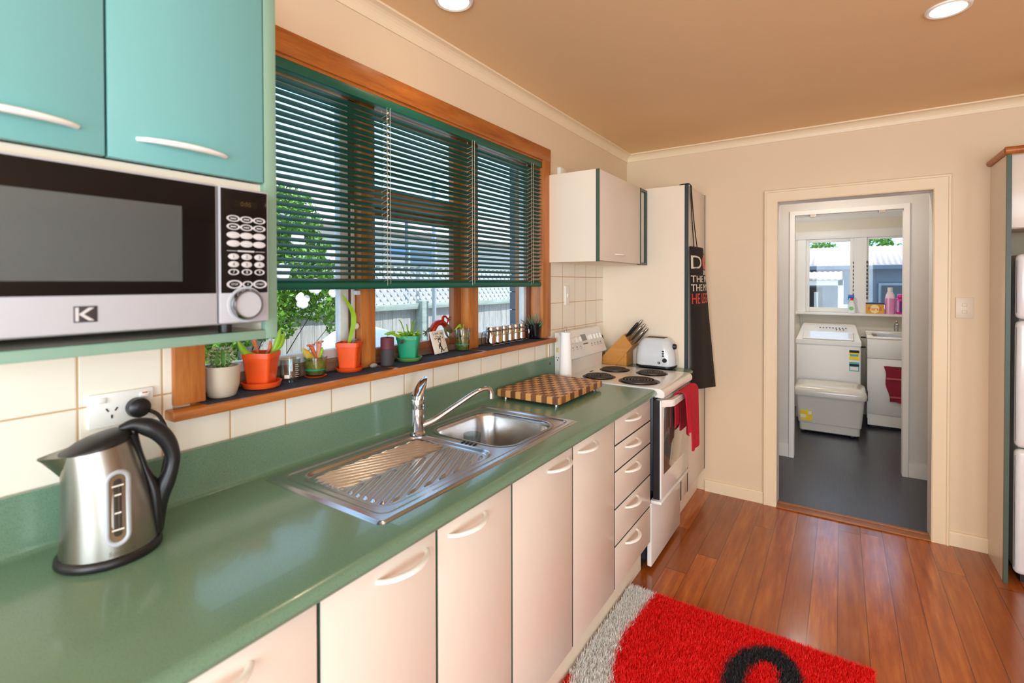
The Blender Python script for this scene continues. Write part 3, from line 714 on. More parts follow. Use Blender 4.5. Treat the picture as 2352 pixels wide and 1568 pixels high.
b = MB().box(.030, ya - .001, 1.040, .044, ya + .003, 1.066, .001); T.part('socket_switch', b, M('cream_rocker', 'D8C890', .4), con)
b = MB().box(.028, ya - .0002, 1.008, .031, ya + .003, 1.014).box(.043, ya - .0002, 1.008, .046, ya + .003, 1.014).box(.0355, ya - .0002, .994, .0385, ya + .003, 1.002)
T.part('socket_slot', b, m_dark, con, smooth=False)
b = MB().tube(bez([(.05, yb - .01, 1.075), (.05, yb + .04, 1.085), (.045, yb + .07, 1.06), (.04, yb + .05, 1.03), (.04, yb + .03, 1.02)], 6), .003, 8); T.part('power_cord', b, m_dark)
# oven door
dr = T.part('oven_door', MB().box(.567, ya + .012, .362, .603, yb - .006, .846, .006, 3), m_wenam)
T.part('door_edge', MB().box(.566, ya + .004, .362, .596, ya + .0118, .846), m_black, dr)
T.part('window', MB().box(.6025, 2.425, .475, .6045, 2.855, .800, .0008), m_ovglass, dr)
hb = bez([(.603, 2.41, .829), (.640, 2.425, .829), (.648, 2.455, .829), (.648, 2.64, .829), (.648, 2.825, .829), (.640, 2.858, .829), (.603, 2.872, .829)], 6)
b = MB(); op = [(.603, 2.400), (.640, 2.432), (.648, 2.446), (.650, 2.46), (.650, 2.82), (.648, 2.834), (.640, 2.848), (.603, 2.878), (.603, 2.850), (.628, 2.826), (.629, 2.455), (.603, 2.430)]
b.loft([[(x + (0 if x < .61 else dx), y, z) for x, y in op] for z, dx in ((.812, -.004), (.816, 0), (.842, 0), (.846, -.004))], True, True, True)
T.part('handle', b, m_wenam, dr, angle=25)
T.part('trim_strip', MB().box(.552, ya + .004, .338, .606, yb - .002, .353, .003), m_wenam)
T.part('storage_drawer', MB().box(.535, ya + .004, .022, .558, yb - .006, .335, .005), m_wenam)
T.part('plinth', MB().box(.05, ya + .02, .0, .50, yb - .02, .05), m_dark)

# red towel over handle
def towel(y0, y1, front, back, xb=.648, zt=.8515, wav=.006, ph=0., th=.006):
    b = MB(); path = [(xb - .026, zt - .012 - back * (1 - k / 8)) for k in range(9)] + [(xb - .0255, zt - .003), (xb - .012, zt + .0065), (xb + .002, zt + .008), (xb + .013, zt + .005), (xb + .020, zt - .006)] + [(xb + .022 + .008 * (k / 12), zt - .012 - front * k / 12) for k in range(13)]
    N = 18
    def fn(u, v, off):
        i = u * (len(path) - 1); k = min(int(i), len(path) - 2); f = i - k
        x = path[k][0] * (1 - f) + path[k + 1][0] * f; z = path[k][1] * (1 - f) + path[k + 1][1] * f
        y = y0 + (y1 - y0) * v; drop = max(0, (zt - z)) / .3
        return (x + (wav * (1 if k > 8 else .25) * math.sin(v * 9 + ph) * min(drop, 1) + off), y + .006 * drop * math.sin(v * 5 + ph), z - .012 * drop * math.sin(v * 2.1 + ph))
    nu = len(path) - 1
    rows = [[fn(i / nu, j / N, 0) for j in range(N + 1)] for i in range(nu + 1)]
    # thicken: outward offset of the path
    out = []
    for i in range(nu + 1):
        t = Vector((path[min(i + 1, nu)][0] - path[max(i - 1, 0)][0], 0, path[min(i + 1, nu)][1] - path[max(i - 1, 0)][1])).normalized()
        nr = Vector((-t.z, 0, t.x)) * th
        out.append([Vector(p) + nr for p in rows[i]])
    b.loft([rows[i] + out[i][::-1] for i in range(nu + 1)])
    return b
T = Thing('hand_towel', 'bright red towel folded over the oven door handle', 'towel', (.648, 2.7, .55))
T.part('main_fold', towel(2.655, 2.818, .295, .20, wav=.004, ph=.6), m_red, angle=70)
T.part('side_fold', towel(2.562, 2.652, .19, .16, wav=.012, ph=2.), m_red, angle=70)

# ================================================================== PANTRY SIDE
T = Thing('narrow_base_cabinet', 'narrow cream base cabinet with a green worktop, between stove and pantry', 'cabinet', (.3, 2.985, 0))
yp = 3.066; b = MB().box(.03, 2.912, ZB, .534, yp - .002, .862); T.part('carcass', b, m_green, smooth=False)
door(T, 2.934, yp - .003, ZB, .860); T.part('edge_strip', MB().box(.537, 2.913, ZB, .5555, 2.932, .862), m_green)
T.part('kick_board', MB().box(.49, 2.91, 0, .508, yp - .002, ZB), m_lamw)
b = MB(); seg(b, [(.007, .866), (.007, .900)] + nose, 2.909, yp - .002); b.box(.007, 2.909, .9, .02, yp - .002, 1.012)
T.part('top', b, m_work, angle=30)
T = Thing('pantry', 'tall cream pantry cupboard with green edges in the far corner', 'cupboard', (.28, 3.29, 0))
b = MB().box(.002, yp, ZB, .536, yp + .016, 2.012).box(.002, YF - .018, ZB, .536, YF - .002, 2.012).box(.002, yp + .016, ZB, .536, YF - .018, ZB + .016).box(.002, yp + .016, 1.996, .536, YF - .018, 2.012).box(.002, yp + .016, .17, .01, YF - .018, 1.99)
T.part('carcass', b, m_lamw, smooth=False)
T.part('edge_strip', MB().box(.5365, yp - .001, ZB, .5565, yp + .012, 2.013), m_edge)
T.part('edge_strip', MB().box(.5365, YF - .012, ZB, .5565, YF - .003, 2.013), m_edge)
T.part('upper_door', MB().box(.5375, yp + .014, .868, .5555, YF - .014, 2.010, .001, side=1), [m_lam, m_green]); T.part('lower_door', MB().box(.5375, yp + .014, ZB + .002, .5555, YF - .014, .864, .001, side=1), [m_lam, m_green])
T.part('kick_board', MB().box(.49, yp, 0, .508, YF - .018, ZB), m_lamw)
# apron on the pantry door
T = Thing('apron', 'black barbecue apron with printed lettering hanging on the pantry door', 'apron', (.58, 3.29, .72))
def apr(u, v):                            # u 0..1 top->bottom, v 0..1 across
    z = 1.640 - u * (.862 + .050 * v)
    ya_, yb_ = 3.074 + .0 * u, 3.40 + .075 * u ** 1.3
    y = ya_ + (yb_ - ya_) * v
    x = .560 + .026 * math.sin(v * PI * .95) + .010 * u * math.sin(v * 7 + .5) + .016 * u + .006 + .040 * u * v
    return (x, y, z)
NU, NV = 26, 22; fr_ = [[apr(i / NU, j / NV) for j in range(NV + 1)] for i in range(NU + 1)]
b = MB(); b.loft([row + [(p[0] - .004, p[1], p[2]) for p in row[::-1]] for row in fr_]); T.part('cloth', b, m_apron, angle=70)
b = MB()
strap = bez([(.578, 3.12, 1.64), (.570, 3.112, 1.78), (.566, 3.096, 1.93), (.562, 3.094, 2.014), (.530, 3.090, 2.022), (.50, 3.088, 2.018)], 6); b.tube(strap, .010, 8, .22, up=(0, 1, 0))
strap = bez([(.578, 3.20, 1.64), (.568, 3.16, 1.80), (.565, 3.115, 1.97), (.562, 3.108, 2.014), (.530, 3.104, 2.022), (.50, 3.10, 2.018)], 6); b.tube(strap, .010, 8, .22, up=(0, 1, 0))
T.part('neck_strap', b, m_apron)
b = MB().tube(bez([(.577, 3.15, .80), (.572, 3.155, .72), (.574, 3.16, .64), (.571, 3.155, .565)], 6), .034, 8, .1, up=(0, 1, 0)).box(.560, 3.14, .735, .566, 3.28, .80)
T.part('waist_strap', b, m_apron)
def on_apron(mb, y0, z0):                 # put text built in local xy onto the bent cloth
    out = []
    for p in mb.v:
        z = z0 + p[1]; y = y0 + p[0]; v = .4
        for _ in range(4): u = (1.640 - z) / (.862 + .050 * v); yb_ = 3.40 + .075 * max(u, 0) ** 1.3; v = (y - 3.074) / (yb_ - 3.074)
        out.append((apr(u, v)[0] + .0012 + p[2], y, z))
    mb.v = out; return mb
I4 = Matrix.Identity(4)
T.part('print_white', on_apron(MB().text('D', .118, I4, .0004, 'LEFT', 2.1), 3.062, 1.540), m_paper, smooth=False)
T.part('print_grill', on_apron(MB().loft([[(.060 * q * math.cos(2 * PI * k / 28), .047 * q * math.sin(2 * PI * k / 28), .0006 * w_) for k in range(28)] for q, w_ in ((1, 0), (1, 1), (.5, 1))]), 3.318, 1.548), m_redp)
gl = MB(); gl.box(-.054, -.005, .0007, .054, .004, .0012)
T.part('print_slot', on_apron(gl, 3.318, 1.548), m_ink, smooth=False)
gl = MB()
for dx in (-.034, 0, .034): gl.box(dx - .007, -.080, .0, dx + .007, -.050, .001)
T.part('print_white', on_apron(gl, 3.318, 1.548), m_paper, smooth=False)
T.part('print_white', on_apron(MB().text('THE M', .060, I4, .0004, 'LEFT', 1.75), 3.072, 1.440), m_paper, smooth=False)
T.part('print_white', on_apron(MB().text('THE MY', .060, I4, .0004, 'LEFT', 1.52), 3.072, 1.386), m_paper, smooth=False)
T.part('print_red', on_apron(MB().text('HE LEG', .092, I4, .0004, 'LEFT', 1.0), 3.074, 1.318), m_redp, smooth=False)

# ================================================================== TOASTER, KNIFE BLOCK, PAPER TOWEL
T = Thing('toaster', 'pale rounded two-slice toaster on the narrow green worktop', 'toaster', (.39, 2.985, .9))
X0, X1 = .272, .512; yc = 2.983
b = MB(); rg = []
for z, i, r_ in ((.924, .004, .05), (.935, .0, .055), (.98, .002, .055), (1.03, .010, .055), (1.06, .020, .055), (1.078, .034, .05), (1.086, .052, .03), (1.087, .06, .02)):
    w_ = .072 - i * .55
    rg.append([(x, y, z) for x, y in rrect(X0 + i, yc - w_, X1 - i, yc + w_, min(r_, w_ * .96), 8)])
T.part('shell', b.loft(rg), M('pale_blue_enamel', 'D5DBE2', .2, coat=.4), angle=60)
b = MB(); b.loft([[(x, y, z) for x, y in rrect(X0 + i, yc - .072 + i, X1 - i, yc + .072 - i, .05, 8)] for z, i in ((.908, .008), (.914, .002), (.926, .003))]); T.part('base', b, m_black)
for y in (yc - .024, yc + .024): T.part('slot', MB().box(X0 + .062, y - .011, 1.0865, X1 - .062, y + .011, 1.0885, .003), m_dark)
b = MB().tube([(X1 - .012, yc - .02, 1.040), (X1 - .001, yc - .02, 1.040), (X1 + .004, yc - .02, 1.040)], [.017, .016, .013], 16, 1.); T.part('lever', b, m_black)
b = MB()
for k, z in enumerate((1.012, .999, .986)): b.tube([(.452, yc - .0715, z), (.452, yc - .0675, z)], .0045, 10, 1.6); b.tube([(.468, yc - .0705, z), (.468, yc - .066, z)], .0016, 8)
T.part('button', b, m_dark)
T.part('browning_dial', MB().tube([(.462, yc - .078, .960), (.462, yc - .069, .960)], [.012, .013], 20), m_dark)
T.part('logo', MB().box(.422, yc - .0728, .936, .436, yc - .0715, .950), m_ink); T.part('logo_mark', MB().text('K', .012, frame((.4295, yc - .0731, .943), (1, 0, 0), (0, -1, 0)), .0002), m_paper, smooth=False)
for x in (X0 + .04, X1 - .04):
    for y in (yc - .05, yc + .05): T.part('foot', MB().cyl((x, y, .9005), (x, y, .912), .008), m_dark)
T = Thing('knife_block', 'slanted beech knife block with steel knives beside the toaster', 'knife block', (.15, 2.985, .9))
k0, k1 = 2.925, 3.045
prof = [(.062, .9015), (.150, .9015), (.258, 1.030), (.205, 1.100), (.046, .935)]
b = MB().prism(prof, 'y', k0, k1); b.box(.150, k0 + .004, .9015, .222, k1 - .004, .992)
T.part('body', b, m_beech)
kd = Vector((.108, 0, .129)).normalized(); pn = Vector((-.070, 0, .053)).normalized()
def knife(y, s, L, mat, r=.008, name='knife'):
    base = Vector((.258, y, 1.030)).lerp(Vector((.205, y, 1.100)), s)
    p = [base + kd * .0015, base + kd * .02, base + kd * (L * .55), base + kd * (L * .9) , base + kd * L]
    return p, r
GK = 'knives in the beech block'
specs = [(2.945, .80, .115, m_black, 'black handled knife topmost in the block, nearest the viewer'), (2.945, .45, .115, m_steel, 'steel handled knife low in the front row of the block'), (2.945, .12, .11, m_steel, 'steel handled knife lowest in the block next to the toaster'), (2.995, .82, .13, m_steel, 'steel handled knife at the top back of the block'), (2.995, .48, .13, m_steel, 'steel handled knife in the middle of the back row of the block'), (2.995, .14, .13, m_steel, 'steel handled knife low in the back row of the block')]
for y, s_, L, mat, lab in specs:
    p, r_ = knife(y, s_, L, mat)
    solo('knife', MB().tube(p, [.006, .0085, .0095, .009, .005], 12, 1.2), mat, lab, 'knife', tuple(p[0]), GK)
T = Thing('paper_towel', 'white paper towel roll on a wire holder beside the stove', 'paper towel', (.072, 2.318, .9))
px_, py_ = .120, 2.312
T.part('roll', MB().lathe([(.034, .9085), (.036, .911), (.031, 1.03), (.0265, 1.158), (.025, 1.161), (.008, 1.161)], (px_, py_, 0), 32), M('paper_roll', 'F4F2F0', .85, bump=.2, scale=200))
b = MB().lathe([(.045, .9005), (.045, .906), (.004, .908)], (px_, py_, 0), 28).tube([(px_, py_, .906), (px_, py_, 1.166)], .003, 8)
b.tube([(px_ + .0, py_ + .014 * math.cos(a), 1.176 + .014 * math.sin(a)) for a in np.linspace(-1.2, 4.3, 16)], .0016, 6)
T.part('holder', b, m_chrome)

# ================================================================== OUTLETS & SWITCHES
T = Thing('power_outlet', 'white double power outlet on the tiles behind the kettle', 'power outlet', (.006, .42, 1.147))
T.part('plate', MB().box(.006, .362, 1.112, .014, .480, 1.184, .002), m_wplas)
for y, c in ((.383, m_wplas), (.462, m_wplas)): T.part('rocker', MB().box(.0135, y - .009, 1.164, .018, y + .009, 1.176, .002), c)
def pins(yc_, zc_, x): 
    b = MB()
    for s_ in (-1, 1):
        m_ = frame((x, yc_ + s_ * .008, zc_ + .005), (0, math.cos(s_ * .55), -math.sin(s_ * .55)), (1, 0, 0)); b2 = MB().box(-.0013, -.004, 0, .0013, .004, .0012).xf(m_); o = len(b.v); b.v += b2.v; b.f += [tuple(i + o for i in f) for f in b2.f]; b.mi += b2.mi
    b.box(x, yc_ - .0013, zc_ - .014, x + .0012, yc_ + .0013, zc_ - .006); return b
T.part('indicator', MB().box(.0178, .457, 1.1735, .0185, .467, 1.1755), m_redp, smooth=False)
T.part('socket', pins(.402, 1.143, .0138), m_dark, smooth=False)
T = Thing('wall_switch', 'slim white isolator switch on the tiles above the stove', 'switch', (.006, 2.54, 1.35))
T.part('plate', MB().box(.006, 2.515, 1.292, .015, 2.565, 1.402, .002), m_wplas); T.part('rocker', MB().box(.0145, 2.532, 1.335, .020, 2.548, 1.358, .002), m_wplas)
T = Thing('light_switch', 'white two-gang light switch on the far wall right of the doorway', 'switch', (1.874, YF, 1.283))
m_cplas = M('cream_plastic', 'E6D9C6', .4)
T.part('plate', MB().box(1.838, YF - .008, 1.228, 1.910, YF, 1.338, .002), m_cplas)
for z in (1.298, 1.262): T.part('rocker', MB().box(1.864, YF - .012, z - .009, 1.884, YF - .0075, z + .009, .002), m_cplas)

# ================================================================== KETTLE
KA = math.atan2(.958, .287); KC = (.150, .354, .9)
T = Thing('kettle', 'brushed steel electric kettle with a black handle on the worktop', 'kettle', KC, rz=KA)
def kb(z):                               # body: (centre s, rs, rt)
    u = (z - .016) / .20; return (.002 - .020 * u * u, .0755 - .022 * u ** 1.3, .0735 - .019 * u ** 1.3)
b = MB(); rg = []
for z in np.linspace(.016, .212, 14):
    c, a_, t_ = kb(z); rg.append([(c + a_ * math.cos(2 * PI * k / 48), t_ * math.sin(2 * PI * k / 48), z + max(0, (z - .15) / .062) * .0070 * math.cos(2 * PI * k / 48)) for k in range(48)])
body = T.part('body', b.loft(rg), m_steel, local=True, angle=60)
b = MB(); c, a_, t_ = kb(.212); rg = []
for q, dz in ((1.01, 0), (1.01, .004), (.92, .010), (.7, .016), (.35, .019), (.05, .020)):
    rg.append([(c + q * a_ * math.cos(2 * PI * k / 48), q * t_ * math.sin(2 * PI * k / 48), .2122 + dz * .95 + (.0070 + .009 * min(1, dz / .010)) * q * math.cos(2 * PI * k / 48)) for k in range(48)])
T.part('lid', b.loft(rg), m_black, local=True, angle=60)
b = MB(); rg = []
for s_, hw, z0, z1 in ((-.036, .042, .112, .2075), (-.060, .036, .136, .2075), (-.080, .022, .164, .2055), (-.1, .005, .192, .2035)):
    rg.append([(s_, -hw, z1), (s_ + .004, -hw * .9, z1 - (z1 - z0) * .35), (s_ + .008, -hw * .5, z0 + .2 * (z1 - z0)), (s_ + .010, 0, z0), (s_ + .008, hw * .5, z0 + .2 * (z1 - z0)), (s_ + .004, hw * .9, z1 - (z1 - z0) * .35), (s_, hw, z1), (s_ + .002, 0, z1 - .004)])
T.part('spout', b.loft(rg), m_steel, local=True, angle=70)
hc = [(.018, .236, .008), (.040, .241, .013), (.061, .233, .0185), (.080, .218, .0180), (.0955, .194, .0160), (.1030, .165, .0140), (.0995, .138, .0145), (.091, .114, .0175), (.083, .090, .0165), (.0795, .058, .0130), (.0780, .020, .0095)]
hp = bez([(x_, 0, z_) for x_, z_, r_ in hc], 6); hr = [v_.x for v_ in bez([(r_, 0, 0) for x_, z_, r_ in hc], 6)]
b = MB().tube(hp, hr, 16, .95, up=(0, 1, 0))
ic = [(.036, .226, .010), (.0475, .187, .0060), (.0565, .153, .0068), (.070, .108, .012), (.074, .06, .012), (.076, .020, .010)]
sp_ = bez([(x_, 0, z_) for x_, z_, r_ in ic], 6); sr_ = [v_.x for v_ in bez([(r_, 0, 0) for x_, z_, r_ in ic], 6)]
b.tube(sp_, sr_, 14, 2.0, up=(1, 0, 0))
T.part('handle', b, m_black, local=True, angle=60)
b = MB(); b.loft([[(.002 + q * .083 * math.cos(2 * PI * k / 48), q * .080 * math.sin(2 * PI * k / 48), z) for k in range(48)] for q, z in ((.96, .0005), (1.0, .004), (.99, .013), (.93, .018), (.5, .019))]); T.part('power_base', b, m_black, local=True, angle=50)
# water gauge on the side facing the room (local -y)
def ksurf(s_, z, off):
    c, a_, t_ = kb(z); q = max(-1, min(1, (s_ - c) / a_)); return (s_, -t_ * math.sqrt(max(0, 1 - q * q)) - off, z)
def stad(w, za_, zb_, n=10):
    out = [];
    for k in range(n + 1): a = PI * k / n; out.append((w * math.cos(a), zb_ - w + w * math.sin(a)))
    for k in range(n + 1): a = PI + PI * k / n; out.append((w * math.cos(a), za_ + w + w * math.sin(a)))
    return out
gs = .013
b = MB(); rings = []
for w, dz, off in ((.0205, 0, -.001), (.0200, 0, .0035), (.0165, .003, .0050), (.0125, .007, .0030), (.0120, .008, .0005)):
    rings.append([ksurf(gs + u, z, off) for u, z in stad(w, .038 + dz, .174 - dz)])
T.part('gauge_surround', b.loft(rings, True, False, False), m_silver, local=True, angle=70)
b = MB(); b.poly([ksurf(gs + u, z, .0012) for u, z in stad(.0122, .046, .166)]); b.poly([ksurf(gs + u, z, .0006) for u, z in stad(.0122, .046, .166)])
T.part('gauge_window', b, M('smoky_gauge', '6E5C46', .12, coat=.6), local=True, smooth=False)
b = MB(); b.loft([[ksurf(gs + u * q, .106 + (z - .106) * q2, .0018) for u, z in stad(.006, .056, .158)] for q, q2 in ((1, 1), (.3, .9))], cap0=False); T.part('gauge_tube', b, M('dark_gauge', '3A342E', .15), local=True, smooth=False)
b = MB()
for z, w in ((.146, .009), (.130, .005), (.098, .005), (.068, .009)):
    b.loft([[ksurf(gs - w, z - .0012, o) , ksurf(gs + w, z - .0012, o), ksurf(gs + w, z + .0012, o), ksurf(gs - w, z + .0012, o)] for o in (.0016, .0032)])
T.part('gauge_marks', b, m_paper, local=True, smooth=False)
b = MB().text('Sunbeam', .0110, I4, .0002); b.v = [ksurf(gs + .006 + p[0] + .18 * p[1], .026 + p[1], .0006 + max(p[2], 0)) for p in b.v]; T.part('script_mark', b, M('faint_print', '77736A', .4, .5), local=True, smooth=False)
T.part('power_plug', MB().lathe([(.006, 0), (.0205, .004), (.0225, .014), (.021, .026), (.014, .033), (.004, .035)], (0, 0, 0), 24).xf(frame((.0145, .445, 1.146), (0, 1, 0), (1, 0, 0))), m_black)
cord = bez([(.035, .458, 1.140), (.045, .480, 1.120), (.055, .492, 1.07), (.060, .480, 1.0), (.058, .462, .94), (.062, .44, .908), (.085, .40, .9045), (.10, .385, .9045)], 8)
T.part('power_cord', MB().tube(cord, .0042, 8), m_black)

# ================================================================== SILL OBJECTS
ZS = 1.1232
for i, (y0, y1, lab) in enumerate(((.585, 1.185, 'long ribbed dark mat under the pots at the left end of the sill'), (1.215, 1.70, 'ribbed dark mat under the green pot and the drawing'), (1.735, 2.255, 'ribbed dark mat under the spice jars'))):
    b = MB(); n = int((y1 - y0) / .010)
    b.box(-.12 if i != 0 else -.125, y0, ZS, .036, y1, ZS + .0014)
    for k in range(n): yy = y0 + (k + .5) * (y1 - y0) / n; b.box(-.12, yy - .0022, ZS + .0012, .0355, yy + .0022, ZS + .0028)
    solo('sill_mat', b, m_mat, lab, 'mat', (-.04, (y0 + y1) / 2, ZS), 'dark mats on the window sill', smooth=False)
ZM = ZS + .003
# cactus
T = Thing('potted_cactus', 'round cactus in a beige pot at the left end of the sill', 'cactus', (-.022, .648, ZM))
cx, cy = -.022, .648
T.part('pot', MB().lathe([(.030, 0), (.033, .003), (.0405, .03), (.0440, .078), (.0440, .080), (.0405, .080), (.0395, .066)], (cx, cy, ZM), 36, True, False), m_beige)
T.part('gravel', MB().lathe([(.0397, .064), (.0397, .069), (.03, .074), (.004, .077)], (cx, cy, ZM), 24), m_gravel)
b = MB(); N = 60; rg = []
for i in range(13):
    a = PI * (.05 + .93 * i / 12); r_ = .0235 * math.sin(a); z = .097 - .029 * math.cos(a)
    rg.append([(cx - .004 + (r_ * (1 + .12 * math.cos(12 * 2 * PI * k / N))) * math.cos(2 * PI * k / N), cy + (r_ * (1 + .12 * math.cos(12 * 2 * PI * k / N))) * math.sin(2 * PI * k / N), ZM + z) for k in range(N)])
st = T.part('stem', b.loft(rg), m_cact)
b = MB()
for k in range(12):
    for i in range(7):
        a = PI * (.18 + .66 * i / 6); th = 2 * PI * k / 12; r_ = .0263 * math.sin(a)
        p = Vector((cx - .004 + r_ * math.cos(th), cy + r_ * math.sin(th), ZM + .097 - .029 * math.cos(a)))
        for q in range(4):
            d = Vector((math.cos(th) + random.uniform(-.8, .8), math.sin(th) + random.uniform(-.8, .8), -math.cos(a) + random.uniform(-.8, .8))).normalized() * .010
            b.tube([p, p + d], [.0005, .0002], 3)
T.part('spines', b, m_spine, st, kind='stuff')
def sqpot(T, cx, cy, z0, wt, wb, h, mat, rot=.0, notch=True):
    b = MB(); rg = []
    for w, z in ((wb, 0), (wt * .5 + wb * .5, h * .5), (wt - .002, h * .84), (wt + .003, h * .845), (wt + .004, h), (wt + .001, h), (wt - .005, h * .80)):
        ring = []
        for x, y in rrect(-w / 2, -w / 2, w / 2, w / 2, w * .14, 4): ring.append((cx + x * math.cos(rot) - y * math.sin(rot), cy + x * math.sin(rot) + y * math.cos(rot), z0 + z))
        rg.append(ring)
    T.part('pot', b.loft(rg, True, True, False), mat, angle=50)
    b = MB(); w = wt - .006
    b.loft([[(cx + x * math.cos(rot) - y * math.sin(rot), cy + x * math.sin(rot) + y * math.cos(rot), z0 + z) for x, y in rrect(-w / 2, -w / 2, w / 2, w / 2, w * .14, 4)] for z in (h * .86, h * .90)]); T.part('soil', b, m_soil)
def saucer(T, cx, cy, z0, r, h, mat):
    T.part('saucer', MB().lathe([(r * .84, 0), (r * .9, .002), (r, h), (r - .003, h), (r * .84, .004), (.004, .004)], (cx, cy, z0), 40), mat)
def trumpet(T, base, tip, r0, r1, mat, bend=(0, 0, 0), name='leaf', hood=True):
    B = Vector(base); Tp = Vector(tip); mid = B.lerp(Tp, .5) + Vector(bend)
    pts = bez([B, mid, Tp], 7); n = len(pts)
    if hood: rs = [r0 + (r1 - r0) * (i / (n - 1)) ** .8 for i in range(n)]; rs[-1] = r1 * .75
    else: rs = [max(.0012, r0 + (r1 - r0) * min(1, (i / (n - 1)) / .55) - (r1 - .001) * max(0, (i / (n - 1) - .6) / .4) ** 1.6) for i in range(n)]
    b = MB().tube(pts, rs, 10, .7)
    if hood: 
        d = (pts[-1] - pts[-2]).normalized(); q_ = pts[-1] + d * r1 * .2
        for a_ in range(5): b.ball(q_ + Vector((math.cos(a_ * 1.26), math.sin(a_ * 1.26), .25 * math.sin(a_ * 2))) * r1 * .75, r1 * .55, 8, 6, (1, 1, .55))
    T.part(name, b, mat, angle=70)
def blade(T, base, tip, w, mat, bend=(0, 0, 0), name='leaf', th=.002, side=None):
    B = Vector(base); Tp = Vector(tip); pts = bez([B, B.lerp(Tp, .5) + Vector(bend), Tp], 8); n = len(pts)
    s_ = Vector(side) if side else (Tp - B).cross(Vector((0.9, .4, 0.1))).normalized()
    rg = []
    for i, p in enumerate(pts):
        u = i / (n - 1); ww = w * (math.sin(PI * (u * .86 + .12)) ** .8) + .0003; t = (pts[min(i + 1, n - 1)] - pts[max(i - 1, 0)]).normalized(); nr = s_.cross(t).normalized() * th
        rg.append([p - s_ * ww + nr * .6, p - s_ * ww * .4, p + nr * -.8, p + s_ * ww * .4, p + s_ * ww + nr * .6, p + nr * .6])
    T.part(name, MB().loft(rg), mat, angle=70)
OC = (-.044, .766)
T = Thing('pitcher_plant_pot', 'orange square pot with green pitcher leaves next to the beige cactus pot', 'potted plant', (OC[0], OC[1], ZM))
saucer(T, *OC, ZM, .053, .017, m_terra); sqpot(T, OC[0], OC[1], ZM + .0045, .078, .058, .095, m_terra, .62)
zt = ZM + .09
trumpet(T, (OC[0], OC[1] - .012, zt), (OC[0] + .00, OC[1] - .068, zt + .052), .004, .009, m_leaf, (0, -.006, -.012), hood=False)
trumpet(T, (OC[0] - .005, OC[1] - .004, zt), (OC[0] - .01, OC[1] - .022, zt + .07), .003, .008, m_pitch, (0, -.002, 0), hood=False)
trumpet(T, (OC[0] + .012, OC[1] + .018, zt), (OC[0] + .016, OC[1] + .062, zt + .062), .004, .009, m_leaf, (.0, .006, -.008), hood=False)
trumpet(T, (OC[0] + .01, OC[1] + .022, zt), (OC[0] + .02, OC[1] + .045, zt + .072), .004, .009, m_leaf, (.0, .004, -.006), hood=False)
trumpet(T, (OC[0] + .004, OC[1] + .012, zt), (OC[0] + .006, OC[1] + .022, zt + .040), .003, .006, m_pitch, (0, .006, 0), hood=False)
T = Thing('beaker', 'clear measuring beaker on the sill between two plants', 'beaker', (-.052, .858, ZM))
T.part('glass', MB().lathe([(.026, 0), (.029, .003), (.029, .062), (.031, .068), (.0302, .0685), (.0278, .062), (.0275, .004)], (-.052, .858, ZM), 32, True, False), m_clear)
b = MB()
for k in range(7): b.tube([(-.052 + .0293 * math.cos(a), .858 + .0293 * math.sin(a), ZM + .016 + k * .006) for a in np.linspace(-.05, .45 if k % 2 else .3, 5)], .0006, 4)
b.tube([(-.052 + .0293 * math.cos(a), .858 + .0293 * math.sin(a), ZM + .018) for a in np.linspace(-1.1, -.6, 6)], .005, 4, .1)
T.part('graduation', b, m_paper)
JC = (-.054, .946)
T = Thing('moss_jar_plant', 'clear jar of moss with a reddish pitcher plant on a thin orange saucer', 'potted plant', (JC[0], JC[1], ZM))
saucer(T, *JC, ZM, .034, .004, m_terra)
T.part('jar', MB().lathe([(.027, .0045), (.029, .006), (.0355, .062), (.0365, .063), (.0345, .062), (.028, .008)], (*JC, ZM), 32, True, False), m_clear)
T.part('moss', MB().lathe([(.027, .0085), (.031, .03), (.0335, .052), (.02, .058), (.004, .06)], (*JC, ZM), 28), m_moss)
T.part('band', MB().lathe([(.0318, .022), (.0322, .022), (.0328, .026), (.0324, .026)], (*JC, ZM), 28, False, False), m_greenp)
zj = ZM + .056
trumpet(T, (JC[0], JC[1], zj), (JC[0] + .01, JC[1] - .052, zj + .040), .004, .0125, M('yellow_pitcher', 'C8B04A', .45, var=.3, scale=40), (0, 0, -.008), hood=False)
trumpet(T, (JC[0], JC[1] + .004, zj), (JC[0], JC[1] - .016, zj + .042), .003, .010, m_pitch)
trumpet(T, (JC[0] + .004, JC[1] + .006, zj), (JC[0] + .008, JC[1] + .008, zj + .050), .005, .011, M('pink_pitcher', 'D08A72', .45, var=.3, scale=40))
trumpet(T, (JC[0] + .006, JC[1] + .008, zj), (JC[0] + .014, JC[1] + .016, zj + .036), .004, .009, m_leaf, hood=False)
O2 = (-.050, 1.072)
T = Thing('tall_leaf_pot', 'orange square pot with one tall curved leaf beside the left window post', 'potted plant', (O2[0], O2[1], ZM))
saucer(T, *O2, ZM, .046, .013, m_terra); sqpot(T, O2[0], O2[1], ZM + .0045, .072, .054, .092, m_terra, .62)
zt = ZM + .085
blade(T, (O2[0], O2[1] - .004, zt), (O2[0] + .002, O2[1] - .030, zt + .175), .0085, m_leaf, (0, .034, .01), side=(.35, .9, 0), th=.003)
blade(T, (O2[0] + .005, O2[1], zt), (O2[0] + .012, O2[1] + .022, zt + .022), .006, m_leafd, side=(.9, -.3, 0))
solo('pebble', MB().ball((-.036, 1.163, ZS + .0085), .012, 14, 9, (.8, 1.35, .68)), m_stone, 'small grey pebble at the foot of the left window post', 'stone', (-.036, 1.163, ZS))
T = Thing('pillar_candle', 'plum and charcoal pillar candle right of the left window post', 'candle', (-.026, 1.217, ZM))
